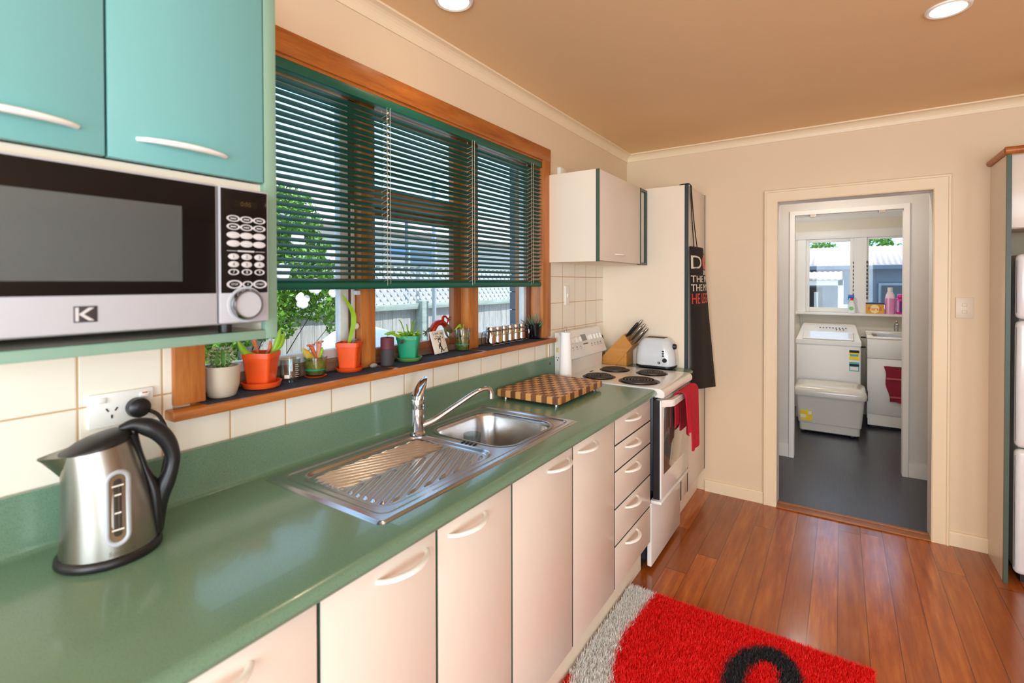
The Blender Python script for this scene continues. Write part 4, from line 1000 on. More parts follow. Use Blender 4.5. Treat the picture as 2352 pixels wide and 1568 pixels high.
T.part('lower_wax', MB().lathe([(.0235, 0), (.024, .002), (.024, .058), (.02, .0585)], (-.026, 1.217, ZM), 30), m_cand2); T.part('upper_wax', MB().lathe([(.0239, .0588), (.0239, .098), (.0225, .100), (.018, .097), (.003, .096)], (-.026, 1.217, ZM), 30), m_cand1)
T.part('wick', MB().tube([(-.026, 1.217, ZM + .096), (-.025, 1.217, ZM + .103)], .0012, 6), m_ink)
GC = (-.042, 1.338)
T = Thing('flytrap_pot', 'green square pot of small carnivorous plants on an olive saucer', 'potted plant', (GC[0], GC[1], ZM))
saucer(T, *GC, ZM, .050, .014, m_oliv); sqpot(T, GC[0], GC[1], ZM + .0045, .082, .060, .092, m_greenp, .62)
zt = ZM + .084
for dx, dy, h, w in ((.0, -.105, .030, .006), (.01, -.08, .018, .006), (.0, -.05, .075, .003), (.0, -.012, .055, .004), (.01, .012, .07, .004), (.005, .03, .065, .0055), (.02, .04, .03, .006), (.02, -.02, .02, .008), (.02, .01, .018, .008), (-.02, .02, .025, .008), (.03, -.04, .012, .007), (-.01, -.03, .02, .008)):
    blade(T, (GC[0] + dx * .3, GC[1] + dy * .25, zt), (GC[0] + dx, GC[1] + dy, zt + h), w, m_leaf, (0, dy * .1, h * .25))
for k in range(18):
    a_ = k * 2.4; q_ = .018 + .0022 * k
    blade(T, (GC[0] + .3 * q_ * math.cos(a_), GC[1] + .3 * q_ * math.sin(a_), zt), (GC[0] + q_ * math.cos(a_), GC[1] + q_ * math.sin(a_), zt + .012 + .016 * random.random()), .0055, m_leaf, (0, 0, .008))
trumpet(T, (GC[0] + .0, GC[1] - .07, zt + .03), (GC[0], GC[1] - .108, zt + .026), .004, .007, m_leaf, name='trap'); trumpet(T, (GC[0] + .02, GC[1] - .05, zt), (GC[0] + .03, GC[1] - .065, zt - .008), .003, .007, M('withered_leaf', '4A3038', .6), name='trap')
# drawing
T = Thing('drawn_card', 'small white tile with a child\'s drawing and words leaning on the sill', 'card', (-.06, 1.53, ZM))
tl = R(-9); lean = R(17)
mt = Matrix.Translation((-.048, 1.535, ZM + .0046)) @ Matrix.Rotation(R(8), 4, 'Z') @ Matrix.Rotation(-lean, 4, 'Y') @ frame((0, 0, 0), (0, math.cos(0), math.sin(0)), (1, 0, 0))
rot2 = Matrix.Rotation(R(0), 4, 'Z')
mt = mt @ rot2
T.part('tile', MB().box(-.045, 0, -.008, .045, .095, 0, .001).xf(mt), m_paper)
def mtxt(s_, size, x, y): return MB().text(s_, size, Matrix.Translation((x, y, .0003)), .0002).xf(mt)
b = MB(); 
for s_, z_, x, y in (('I', .018, -.032, .083), ('love', .017, -.008, .084), ('my', .017, .026, .082), ('Dad', .022, -.001, .066)):
    q = mtxt(s_, z_, x, y); o = len(b.v); b.v += q.v; b.f += [tuple(i + o for i in f) for f in q.f]; b.mi += q.mi
T.part('words', b, m_ink, smooth=False)
b = MB(); L_ = lambda pts, r_=.0011: b.tube([tuple(mt @ Vector((x, y, .0006))) for x, y in pts], r_, 5)
L_([(.0 + .009 * math.cos(a), .050 + .008 * math.sin(a)) for a in np.linspace(0, 2 * PI, 18)]); L_([(-.009, .056), (-.004, .060), (.004, .061), (.009, .056)], .0016)
L_([(0, .042), (-.002, .030), (.004, .022)], .0035); L_([(-.002, .038), (-.012, .034), (-.011, .027)], .0018); L_([(0, .036), (-.014, .022), (-.008, .019)], .0022); L_([(.003, .022), (-.004, .006), (-.008, .004)], .0026); L_([(.003, .022), (.012, .008), (.017, .010)], .0022); L_([(.022, .012), (.03, .017), (.038, .019)], .0009)
T.part('drawn_figure', b, m_ink)
def heart(cx_, cy_, s_): 
    pts = []
    for a in np.linspace(0, 2 * PI, 24, endpoint=False): pts.append((cx_ + s_ * 16 * math.sin(a) ** 3, cy_ + s_ * (13 * math.cos(a) - 5 * math.cos(2 * a) - 2 * math.cos(3 * a) - math.cos(4 * a))))
    return MB().prism(pts, 'z', .0001, .0006).xf(mt)
T.part('heart', heart(-.026, .062, .00032), m_heart); T.part('heart', heart(.028, .064, .00028), m_heart)
# lizard
T = Thing('lizard_ornament', 'red metal lizard ornament curling above the white drawn tile', 'ornament', (-.095, 1.55, ZM))
lz = ZM; LX = -.10
def lp(y, z): return (LX, y, lz + z)
bd = bez([lp(1.535, .0005), lp(1.530, .03), lp(1.528, .065), lp(1.533, .098), lp(1.556, .122), lp(1.590, .124), lp(1.618, .106), lp(1.640, .088), lp(1.652, .080)], 8)
n = len(bd); rs = [.006 + .011 * math.sin(PI * min(1, i / (n * .72)) * .75) if i < n * .75 else .0145 - .006 * ((i - n * .75) / (n * .25)) for i in range(n)]
hd = int(n * .70); T.part('body', MB().tube(bd[:hd + 1], rs[:hd + 1], 12, .75), m_liz, angle=70); T.part('head', MB().tube(bd[hd:], rs[hd:], 12, .75).ball(bd[hd + 7] + Vector((.011, 0, .006)), .0032, 8, 6), m_lizd, angle=70)
def leg(pts, mat):
    b = MB().tube(bez(pts, 6), [.0065 - .003 * i / (6 * (len(pts) - 1)) for i in range(6 * (len(pts) - 1) + 1)], 8); e = Vector(pts[-1]); d = (e - Vector(pts[-2])).normalized()
    for a in (-1.0, -.35, .35, 1.0):
        dd = Vector((0, d.y * math.cos(a) - d.z * math.sin(a), d.y * math.sin(a) + d.z * math.cos(a))); b.tube([e, e + dd * .010, e + dd * .019], [.003, .0024, .0028], 6)
    T.part('leg', b, mat)
leg([lp(1.528, .085), lp(1.514, .092), lp(1.512, .106), lp(1.495, .092)], m_lizd); leg([lp(1.596, .124), lp(1.598, .146), lp(1.612, .150), lp(1.628, .138)], m_liz)
leg([lp(1.612, .106), lp(1.614, .085), lp(1.622, .068), lp(1.634, .056)], m_lizd)
leg([lp(1.530, .05), lp(1.556, .064), lp(1.565, .052), lp(1.575, .048)], m_liz)
# cup plant
UC = (-.048, 1.665)
T = Thing('cup_plant', 'clear plastic cup of moss with a seedling left of the right window post', 'potted plant', (UC[0], UC[1], ZM))
T.part('cup', MB().lathe([(.027, 0), (.028, .001), (.037, .093), (.0385, .094), (.036, .093), (.0275, .003)], (*UC, ZM), 30, True, False), m_clear)
T.part('moss', MB().lathe([(.026, .0035), (.0315, .05), (.02, .056), (.004, .058)], (*UC, ZM), 26), m_moss); T.part('band', MB().lathe([(.0300, .026), (.0305, .026), (.0308, .030), (.0303, .030)], (*UC, ZM), 26, False, False), m_greenp)
zt = ZM + .056
blade(T, (UC[0], UC[1], zt), (UC[0] + .0, UC[1] - .055, zt + .036), .008, m_leaf, (0, .012, .034)); blade(T, (UC[0], UC[1], zt), (UC[0] + .01, UC[1] - .004, zt + .058), .006, m_leaf); blade(T, (UC[0], UC[1], zt), (UC[0] + .016, UC[1] + .028, zt + .02), .009, m_leaf)
# spice rack with six jars
T = Thing('spice_rack', 'chrome wire rack holding six spice jars on the sill', 'rack', (-.06, 2.03, ZM))
ry0, ry1 = 1.868, 2.186; rx = -.062
b = MB()
for x in (rx - .0295, rx + .0295):
    b.tube([(x, ry0 - .004, ZM + .046), (x, ry1 + .004, ZM + .046)], .0018, 8); b.tube([(x, ry0, ZM + .002), (x, ry1, ZM + .002)], .0018, 8)
for y in (ry0 - .004, ry1 + .004):
    b.tube(bez([(rx - .0295, y, ZM + .002), (rx - .0295, y, ZM + .05), (rx - .014, y, ZM + .066), (rx + .014, y, ZM + .066), (rx + .0295, y, ZM + .05), (rx + .0295, y, ZM + .002)], 6), .0018, 8)
    b.tube([(rx - .0295, y, ZM + .002), (rx + .0295, y, ZM + .002)], .0018, 8)
T.part('wire_frame', b, m_chrome)
ords = ['first (leftmost)', 'second', 'third', 'fourth', 'fifth', 'last (rightmost)']
spice = ['B5722E', 'B8842E', '6E6A52', 'A07848', '8A6A3A', '9A4A34']
for k in range(6):
    y = ry0 + .026 + k * .0532; c = (rx, y, ZM + .0042)
    T = Thing('spice_jar', f'silver spice jar, {ords[k]} of six in the wire rack', 'jar', c, 'spice jars in the wire rack')
    T.part('jar_body', MB().lathe([(.022, 0), (.0240, .002), (.0240, .056), (.0230, .058)], c, 26), m_chrome)
    b = MB(); 
    b.loft([[(c[0] + q * math.cos(a), c[1] + q * math.sin(a), c[2] + z) for a in np.linspace(-.35, .25, 6)] for q, z in ((.0242, .004), (.0245, .006), (.0245, .046), (.0242, .048))], close=False, cap0=False, cap1=False)
    T.part('side_window', b, M(f'spice_{k}', spice[k], .3, var=.4, scale=200, coat=.5))
    T.part('lid', MB().lathe([(.0236, .0585), (.0245, .060), (.0245, .078), (.0232, .0805), (.004, .081)], c, 26), m_chrome)
AC = (-.016, 2.222)
T = Thing('potted_aloe', 'spiky aloe in a glossy black pot at the right end of the sill', 'potted plant', (AC[0], AC[1], ZM))
T.part('pot', MB().lathe([(.026, 0), (.028, .002), (.035, .072), (.0355, .078), (.033, .078), (.032, .066)], (*AC, ZM), 32, True, False), m_blackg); T.part('soil', MB().lathe([(.032, .062), (.032, .068), (.004, .070)], (*AC, ZM), 24), m_soil)
for k in range(15):
    a = k * 2.4; h = .078 - .0034 * k; rr_ = .012 + .0036 * k
    sx_ = .45 if math.sin(a) > 0 else 1.0
    blade(T, (AC[0] + .006 * math.cos(a), AC[1] + .006 * math.sin(a), ZM + .068), (AC[0] + rr_ * 1.2 * math.cos(a), AC[1] + rr_ * 1.5 * sx_ * math.sin(a) - .004, ZM + .068 + h * .88), .0058, m_leafd, (0, 0, -.010), th=.0018)

# ================================================================== DOWNLIGHTS
for (x, y, lab) in ((.252, 1.262, 'round recessed downlight above the window, cut by the frame edge'), (1.627, 2.245, 'round recessed downlight in front of the laundry doorway')):
    T = Thing('ceiling_downlight', lab, 'ceiling light', (x, y, ZC), 'recessed downlights in the kitchen ceiling')
    T.part('trim_ring', MB().lathe([(.064, -.0005), (.063, -.006), (.058, -.008), (.050, -.006), (.049, -.0005)], (x, y, ZC), 40, False, False), m_wplas)
    T.part('diffuser', MB().lathe([(.0495, -.0045), (.03, -.0055), (.003, -.006)], (x, y, ZC), 36, True, True), m_lampw)
    lamp('downlight_glow', 'SPOT', (x, y, ZC - .02), 8, (1, .80, .55), (0, 0, -1), spot_size=R(110), spot_blend=.6, shadow_soft_size=.05)

# ================================================================== FRIDGE CORNER
T = Thing('fridge_surround', 'cream fridge surround with green edge and a timber top rail', 'cabinet', (1.98, 3.37, 0))
T.part('side_panel', MB().box(1.9715, 3.225, 0, 1.986, YF - .0005, 2.018), m_lam, smooth=False)
T.part('edge_strip', MB().box(1.9705, 3.211, 0, 1.987, 3.2255, 2.018), m_green)
T.part('cupboard', MB().box(1.987, 3.245, 1.672, 2.9, YF - .001, 2.018), m_lamw, smooth=False)
T.part('door', MB().box(1.990, 3.225, 1.674, 2.44, 3.243, 2.014, .001, side=1, axis=1), [m_lam, m_green]); T.part('door', MB().box(2.446, 3.225, 1.674, 2.898, 3.243, 2.014, .001, side=1, axis=1), [m_lam, m_green])
b = MB().tube([(1.968, YF - .002, 2.034), (1.968, 3.212, 2.034)], .015, 14, 1.).tube([(1.962, 3.208, 2.034), (2.92, 3.208, 2.034)], .0185, 16)
T.part('timber_rail', b, m_rimu)
T = Thing('fridge', 'tall white fridge freezer cut by the right edge of the photo', 'fridge', (2.36, 3.55, 0))
fw = M('fridge_white', 'E6E6E8', .25, coat=.3)
T.part('case', MB().box(2.03, 3.29, .03, 2.70, 3.92, 1.55, .006), M('fridge_side', '9A9C98', .5))
b0 = 3.235
for z0, z1 in ((1.245, 1.553), (.640, 1.238), (.04, .633)):
    d = T.part('door', MB().box(2.012, b0, z0, 2.70, 3.287, z1, .022, 4), fw)
    T.part('handle_recess', MB().box(2.0135, b0 + .004, z0 + .03, 2.0185, b0 + .022, z1 - .03, .002), m_silver, d)
T.part('foot', MB().box(2.04, 3.27, 0, 2.69, 3.6, .035), m_dark)
solo('stair_board', MB().box(2.0, 3.60, 1.56, 2.9, 3.64, 1.66), m_lamw, 'pale rail at the back of the alcove above the fridge', 'board', (2.45, 3.62, 1.56)) if False else None

# ================================================================== RUG
T = Thing('shag_rug', 'shaggy red rug with a white border band and a black ring', 'rug', (.96, 1.65, 0))
RX0, RX1, RY0, RY1 = .520, 1.43, 1.05, 2.185
T.part('backing', MB().box(RX0 + .005, RY0 + .005, .0005, RX1 - .005, RY1 - .005, .010, .003), M('rug_backing', '7A1A1A', .9))
N = 150000
P = np.stack([rng.uniform(RX0, RX1, N), RY1 - (RY1 - RY0) * rng.uniform(0, 1, N) ** 1.25], 1)
jit = P + rng.normal(0, .006, P.shape)
yy = jit[:, 1]; xx = jit[:, 0]
edge = np.interp(yy, [1.05, 1.45, 1.60, 1.72, 1.87, 2.01, 2.17], [.86, .74, .668, .630, .606, .620, .632])
inner = np.interp(yy, [1.05, 1.40, 1.50, 1.566, 1.60], [.74, .60, .545, .53, .45])
white = (xx < edge) & (xx > inner)
ex = (xx - 1.105 - .10 * (yy - 1.95)); ey = yy - 1.905
ring = ((ex / .122) ** 2 + (ey / .200) ** 2 < 1) & ((ex / .046) ** 2 + ((ey + .0) / .108) ** 2 > 1)
kindc = np.where(white, 1, np.where(ring, 2, 0))
def pile(sel, name, mat, label=None):
    p = P[sel]; n = len(p); a = rng.uniform(0, 2 * PI, n); L = rng.uniform(.015, .030, n); lean = rng.uniform(.15, .95, n); la = rng.normal(1.2, 1.1, n)
    wv = np.stack([np.cos(a), np.sin(a)], 1) * rng.uniform(.0007, .0012, n)[:, None]
    tip = p + np.stack([np.cos(la), np.sin(la)], 1) * (L * np.sin(lean))[:, None]; mid = p * .55 + tip * .45
    h = L * np.cos(lean); tip[:, 0] = np.maximum(tip[:, 0], .514); mid[:, 0] = np.maximum(mid[:, 0], .514)
    V = np.zeros((n, 5, 3)); V[:, 0, :2] = p - wv; V[:, 1, :2] = p + wv; V[:, 2, :2] = mid + wv; V[:, 3, :2] = mid - wv; V[:, 4, :2] = tip
    V[:, 0, 2] = V[:, 1, 2] = .006; V[:, 2, 2] = V[:, 3, 2] = .006 + h * .62; V[:, 4, 2] = .006 + h
    V = V.reshape(-1, 3) - np.array([.96, 1.65, 0]); base = np.arange(n) * 5
    me = bpy.data.meshes.new(name); me.vertices.add(n * 5); me.vertices.foreach_set('co', V.ravel())
    q = np.stack([base, base + 1, base + 2, base + 3], 1); t3 = np.stack([base + 3, base + 2, base + 4], 1)
    loops = np.concatenate([q.ravel(), t3.ravel()]); me.loops.add(len(loops)); me.loops.foreach_set('vertex_index', loops.astype(np.int32))
    me.polygons.add(2 * n); me.polygons.foreach_set('loop_start', np.concatenate([np.arange(n) * 4, 4 * n + np.arange(n) * 3]).astype(np.int32))
    me.polygons.foreach_set('loop_total', np.concatenate([np.full(n, 4), np.full(n, 3)]).astype(np.int32))
    me.update(calc_edges=True); me.validate(); me.materials.append(mat); o = bpy.data.objects.new(name, me); COL.objects.link(o); o.parent = T.root; o['kind'] = 'stuff'; o['label'] = label
pile(kindc == 0, 'pile', M('red_pile', 'F40C08', .6, var=.2, scale=60), 'bright red shag pile'); pile(kindc == 1, 'pile', M('white_pile', 'E6E4E0', .6, var=.15, scale=60), 'white shag band'); pile(kindc == 2, 'pile', M('black_pile', '24262A', .6, var=.3, scale=60), 'black shag ring')

# ================================================================== LAUNDRY THINGS
T = Thing('washing_machine', 'white top-loading washing machine behind the storage bin', 'washing machine', (1.22, 6.1, 0))
b = MB().box(.945, 5.86, .03, 1.492, 6.36, .80, .012, 3); T.part('cabinet', b, m_wmach)
b = MB(); rg = []
for y, z0, z1, i in ((5.855, .795, .845, .0), (5.90, .795, .86, .005), (6.05, .80, .905, .02), (6.22, .80, .965, .035), (6.33, .80, .985, .045), (6.36, .80, .97, .05)):
    rg.append([(.943 + (i if z > .82 else 0), y, z) if s_ < 0 else (1.494 - (i if z > .82 else 0), y, z) for s_, z in ((-1, z0), (-1, z1 - .01), (1, z1 - .01), (1, z0))])
T.part('top_panel', b.loft(rg), m_wmach)
T.part('lid', MB().poly([(1.0, 5.865, .853), (1.435, 5.865, .853), (1.42, 6.05, .909), (1.015, 6.05, .909)]).__class__() if False else MB().loft([[(1.0, y, z), (1.435, y, z), (1.43, y, z + .006), (1.005, y, z + .006)] for y, z in ((5.868, .846), (6.05, .903))]), M('lid_blue_white', 'E4E7EC', .15, coat=.6))
b = MB()
for k in range(9): x = 1.14 + k * .028; z = .942; b.box(x, 6.142, z - .003, x + .014, 6.152, z + .006)
for k in range(3): b.box(1.285 + k * .03, 6.10, .925, 1.297 + k * .03, 6.108, .935)
T.part('control_marks', b, m_keyd, smooth=False)
st = T.part('energy_label', MB().box(1.398, 5.8585, .66, 1.478, 5.8600, .755), m_label_y, smooth=False); T.part('label_header', MB().box(1.398, 5.8578, .730, 1.478, 5.8584, .755), m_ink, st, smooth=False); T.part('label_header', MB().box(1.405, 5.8578, .695, 1.47, 5.8584, .715), m_label_b, st, smooth=False)
st = T.part('water_label', MB().box(1.398, 5.8585, .548, 1.478, 5.8600, .638), m_label_b, smooth=False); T.part('label_header', MB().box(1.398, 5.8578, .598, 1.478, 5.8584, .620), m_ink, st, smooth=False); T.part('label_header', MB().box(1.405, 5.8578, .558, 1.47, 5.8584, .592), m_paper, st, smooth=False)
b = MB().tube(bez([(.93, 6.44, 1.09), (.955, 6.43, .98), (.98, 6.40, .90)], 6), .006, 8); T.part('hose', b, m_silver)
for x in (.99, 1.45):
    for y in (5.9, 6.32): T.part('foot', MB().cyl((x, y, 0), (x, y, .035), .02), m_black)
T = Thing('storage_bin', 'translucent wheeled storage bin with lid in front of the washing machine', 'storage bin', (1.24, 5.56, 0))
b = MB(); rg = []
for z, i in ((.022, .04), (.03, .030), (.10, .026), (.104, .018), (.33, .0), (.365, -.006)):
    rg.append([(x, y, z) for x, y in rrect(.975 + i, 5.372 + i, 1.505 - i, 5.755 - i, .03, 5)])
T.part('tub', b.loft(rg), m_tub, angle=40)
b = MB(); rg = []
for z, i in ((.362, -.018), (.40, -.022), (.432, -.012), (.446, .008), (.452, .04), (.462, .06)):
    rg.append([(x, y, z) for x, y in rrect(.975 + i, 5.372 + i, 1.505 - i, 5.755 - i, .035, 5)])
T.part('lid', b.loft(rg), m_tub, angle=40)
lb = T.part('sticker', MB().box(1.012, 5.376, .125, 1.108, 5.380, .218), m_label_y, smooth=False); T.part('sticker_panel', MB().box(1.015, 5.3745, .148, 1.058, 5.3758, .178), m_paper, lb, smooth=False); T.part('sticker_panel', MB().box(1.075, 5.3745, .182, 1.104, 5.3758, .214), m_paper, lb, smooth=False)
T.part('latch', MB().box(1.520, 5.50, .34, 1.535, 5.62, .43, .004), m_dark)
for x in (1.03, 1.42):
    for y in (5.43, 5.70): T.part('wheel', MB().cyl((x - .012, y, .018), (x + .012, y, .018), .0175), m_black)
T = Thing('laundry_tub', 'white laundry tub cabinet right of the washing machine', 'laundry tub', (1.81, 6.1, 0))
ux0, ux1, uy0, uy1 = 1.540, 2.06, 5.925, 6.46
T.part('cabinet', MB().box(ux0 + .006, uy0 + .018, .09, ux1 - .006, uy1 - .03, .70), m_wenam, smooth=False)
T.part('door', MB().box(ux0 + .004, uy0, .14, ux1 - .004, uy0 + .017, .678, .002), m_wmach); T.part('front_panel', MB().box(ux0 + .004, uy0, .684, ux1 - .004, uy0 + .017, .868, .002), m_wmach)
T.part('plinth', MB().box(ux0 + .01, uy0 + .004, 0.03, ux1 - .01, uy1 - .05, .134), m_wenam); T.part('foot', MB().box(ux0 + .03, uy0 + .04, 0, ux1 - .03, uy1 - .08, .03), m_dark)
b = MB().box(ux0, uy0 - .005, .868, ux1, uy0 + .045, .892, .008).box(ux0, uy1 - .12, .868, ux1, uy1 - .02, .915, .006).box(ux0, uy0 + .04, .868, ux0 + .05, uy1 - .10, .898, .006).box(ux1 - .05, uy0 + .04, .868, ux1, uy1 - .10, .898, .006); T.part('basin_rim', b, m_wenam)
b = MB(); b.loft([[(x, y, z) for x, y in rrect(ux0 + .05 + i, uy0 + .045 + i, ux1 - .05 - i, uy1 - .12 - i, .05, 6)] for z, i in ((.886, 0), (.75, .012), (.72, .03))], True, False, True); T.part('basin', b, m_steels)
b = MB()
for z in (.86, .76): b.tube([(1.497, 6.15, z), (1.54, 6.15, z)], .008, 8)
T.part('drain_hose', b, m_dark)
T = Thing('laundry_tap', 'chrome tap on the back ledge of the laundry tub', 'tap', (1.80, 6.385, .915))
b = MB().cyl((1.80, 6.385, .915), (1.80, 6.385, 1.0), .019).box(1.785, 6.25, .985, 1.815, 6.40, 1.005, .008); T.part('body', b, m_chrome); T.part('lever', MB().box(1.79, 6.35, 1.006, 1.81, 6.43, 1.03, .006), m_chrome)
b = MB(); rows = []
for i in range(15):
    u = i / 14; z = .612 - u * .335; xl = 1.672 + .045 * u + .008 * math.sin(u * 9)
    rows.append([(xl + (1.90 - xl) * k / 10, uy0 - .013 - .005 * math.sin(k * 1.3 + u * 2) - .004, z + .006 * math.sin(k)) for k in range(11)] + [(xl + (1.90 - xl) * k / 10, uy0 - .006, z) for k in range(10, -1, -1)])
T = Thing('burgundy_towel', 'burgundy towel hung on the front of the laundry tub', 'towel', (1.78, uy0, .28))
T.part('cloth', b.loft(rows), m_burg, angle=60)
b = MB()
for z0, xo in ((.49, 1.692), (.315, 1.722)): b.box(xo, uy0 - .0225, z0, 1.895, uy0 - .0205, z0 + .016)
T.part('band', b, m_burgl, smooth=False)
T.part('hook_rail', MB().box(1.68, uy0 - .0045, .606, 1.90, uy0 - .0006, .614), m_chrome)
# sill items in the laundry
ZL_ = 1.0905; YL = 6.425
T = Thing('spray_bottle', 'spray bottle with a blue and red trigger on the laundry sill', 'bottle', (1.425, YL, ZL_))
b = MB(); b.loft([[(x, y, z) for x, y in rrect(1.425 - w, YL - .022, 1.425 + w, YL + .022, .02, 5)] for z, w in ((ZL_ + .0005, .036), (ZL_ + .08, .038), (ZL_ + .115, .024), (ZL_ + .135, .021))]); T.part('flask', b, M('pale_flask', 'DDE6E6', .3))
T.part('neck', MB().cyl((1.425, YL, ZL_ + .135), (1.425, YL, ZL_ + .158), .014), m_redp); T.part('trigger', MB().box(1.392, YL - .016, ZL_ + .158, 1.446, YL + .016, ZL_ + .195, .008).box(1.390, YL - .006, ZL_ + .135, 1.398, YL + .006, ZL_ + .165), m_blue)
T.part('label_spot', MB().tube([(1.42, YL - .0225, ZL_ + .05), (1.42, YL - .0232, ZL_ + .05)], .021, 18), M('label_green', '8CC08A', .5))
T = Thing('detergent_box', 'gold and red washing powder box on the laundry sill', 'box', (1.626, YL, ZL_))
T.part('carton', MB().box(1.548, YL - .03, ZL_ + .0005, 1.702, YL + .03, ZL_ + .112), m_gold, smooth=False); T.part('carton_top', MB().box(1.547, YL - .031, ZL_ + .100, 1.703, YL + .031, ZL_ + .114), M('box_navy', '2A2A60', .5), smooth=False)
T.part('badge', MB().tube([(1.622, YL - .030, ZL_ + .050), (1.622, YL - .0312, ZL_ + .050)], .044, 24, .9), M('badge_yellow', 'F2E3A0', .5)); T.part('brand_words', MB().text('Persil', .052, frame((1.622, YL - .0316, ZL_ + .048), (1, 0, 0), (0, -1, 0)), .0004), m_redp, smooth=False)
T = Thing('pink_bottle', 'tall bottle of pink liquid with a white cap on the laundry sill', 'bottle', (1.751, YL, ZL_))
b = MB(); b.loft([[(x, y, z) for x, y in rrect(1.751 - w, YL - .026, 1.751 + w, YL + .026, min(w, .022), 5)] for z, w in ((ZL_ + .0005, .042), (ZL_ + .15, .043), (ZL_ + .162, .041))]); T.part('liquid', b, m_pink)
b = MB(); b.loft([[(x, y, z) for x, y in rrect(1.751 - w, YL - w * .6, 1.751 + w, YL + w * .6, w * .5, 5)] for z, w in ((ZL_ + .1625, .041), (ZL_ + .20, .034), (ZL_ + .228, .022), (ZL_ + .236, .020))]); T.part('shoulder', b, M('pale_pink_shoulder', 'EFDDE8', .3)); T.part('cap', MB().cyl((1.751, YL, ZL_ + .2365), (1.751, YL, ZL_ + .275), .021), m_wplas)
T = Thing('magenta_bottle', 'magenta detergent bottle at the right end of the laundry sill', 'bottle', (1.845, YL, ZL_))
T.part('flask', MB().box(1.80, YL - .03, ZL_ + .0005, 1.89, YL + .03, ZL_ + .165, .012), m_mag); T.part('cap', MB().box(1.81, YL - .026, ZL_ + .166, 1.87, YL + .026, ZL_ + .205, .01), m_mag); T.part('side_label', MB().box(1.803, YL - .0312, ZL_ + .025, 1.823, YL - .0302, ZL_ + .145), M('label_lilac', 'CFA8D8', .5), smooth=False); T.part('side_label', MB().box(1.826, YL - .0312, ZL_ + .02, 1.885, YL - .0302, ZL_ + .135), m_purple, smooth=False)

# ================================================================== OUTSIDE
GZ = -.45
struct('ground', MB().box(-30, -14, GZ - .1, -.18, 40, GZ).box(-.18, Y3 + .1, GZ - .1, 20, 40, GZ), m_conc)
struct('roof', MB().box(-.40, -3.2, 2.47, 5.4, 7.25, 2.6), m_house)  # unseen slab, its wide overhangs added to keep sun out of the rooms
# slate weatherboard wing of the house beyond the window
b = MB()
for k in range(22): z = GZ + k * .15; b.prism([(-1.02, z), (-.995, z), (-1.01, z + .15), (-1.02, z + .15)], 'y', 3.43, 3.44) if False else b.box(-1.0, 3.46 - .012, z, -.2, 3.47, z + .142)
b.box(-.99, 3.462, GZ, -.2, 4.2, 2.6)
struct('wall_outer_wing', b, m_slate, smooth=False)
# fence
T = Thing('paling_fence', 'weathered timber fence with a lattice top outside the kitchen window', 'fence', (-2.75, 4.2, GZ))
FX = -2.72; fy0, fy1 = -.4, 9.2
b = MB(); y = fy0
while y < fy1: w = .132 + random.uniform(-.004, .004); b.box(FX - .02, y, GZ, FX - .004 + random.uniform(-.003, .003), y + w, 1.135); y += w + .006
T.part('paling_panel', b, m_paling, smooth=False)
T.part('rail', MB().box(FX - .004, fy0, 1.128, FX + .062, fy1, 1.19, .003), m_rail); T.part('rail', MB().box(FX - .004, fy0, .1, FX + .04, fy1, .19, .003), m_rail); T.part('top_rail', MB().box(FX - .03, fy0, 1.60, FX + .02, fy1, 1.63, .003), m_rail)
b = MB(); h0, h1 = 1.19, 1.60; st_ = .098
for sgn, x in ((1, FX - .006), (-1, FX + .002)):
    k = fy0 - .5
    while k < fy1:
        a0 = (k, h0) if sgn > 0 else (k + (h1 - h0), h0); a1 = (k + (h1 - h0), h1) if sgn > 0 else (k, h1)
        w = .023
        b.loft([[(xx_, a0[0] - w, a0[1]), (xx_, a0[0] + w, a0[1]), (xx_, a1[0] + w, a1[1]), (xx_, a1[0] - w, a1[1])] for xx_ in (x, x + .007)]); k += st_
T.part('lattice', b, M('pale_lattice', 'C6C3BF', .8, var=.06), smooth=False)
for y in (4.12, 6.6, 1.7): T.part('post', MB().box(FX - .0, y - .05, GZ, FX + .105, y + .05, 1.215, .004), m_rail)
T = Thing('steel_post', 'grey steel pole standing beside the fence post', 'pole', (-2.55, 4.28, GZ))
T.part('pole', MB().cyl((FX + .16, 4.205, GZ), (FX + .16, 4.205, 2.55), .024), m_silver); T.part('pole_cap', MB().cyl((FX + .16, 4.205, 2.55), (FX + .16, 4.205, 2.58), .03), m_silver)
# rose bush
T = Thing('rose_bush', 'white flowering rose bush overhanging the fence at the left window pane', 'rose bush', (-2.2, 2.1, GZ))
def leaves(centers, n, size):
    C_ = np.array([c[:3] for c in centers]); S_ = np.array([c[3:6] for c in centers]); wts = np.array([c[3] * c[4] * c[5] for c in centers]); wts /= wts.sum()
    k = rng.choice(len(centers), n, p=wts); d = rng.normal(size=(n, 3)); d /= np.linalg.norm(d, axis=1)[:, None]; p = C_[k] + d * S_[k] * (rng.uniform(.25, 1, n) ** .45)[:, None]
    a = rng.normal(size=(n, 3)); a /= np.linalg.norm(a, axis=1)[:, None]; c = np.cross(a, rng.normal(size=(n, 3))); c /= np.linalg.norm(c, axis=1)[:, None]
    s_ = rng.uniform(.6, 1.2, n)[:, None] * size; b = MB(); nr = np.cross(a, c) * size * .15
    V = np.stack([p - a * s_, p + c * s_ * .55 + nr, p + a * s_, p - c * s_ * .55 + nr], 1).reshape(-1, 3)
    b.v = [tuple(q) for q in V]; b.f = [(4 * i, 4 * i + 1, 4 * i + 2, 4 * i + 3) for i in range(n)]; b.mi = [0] * n; return b
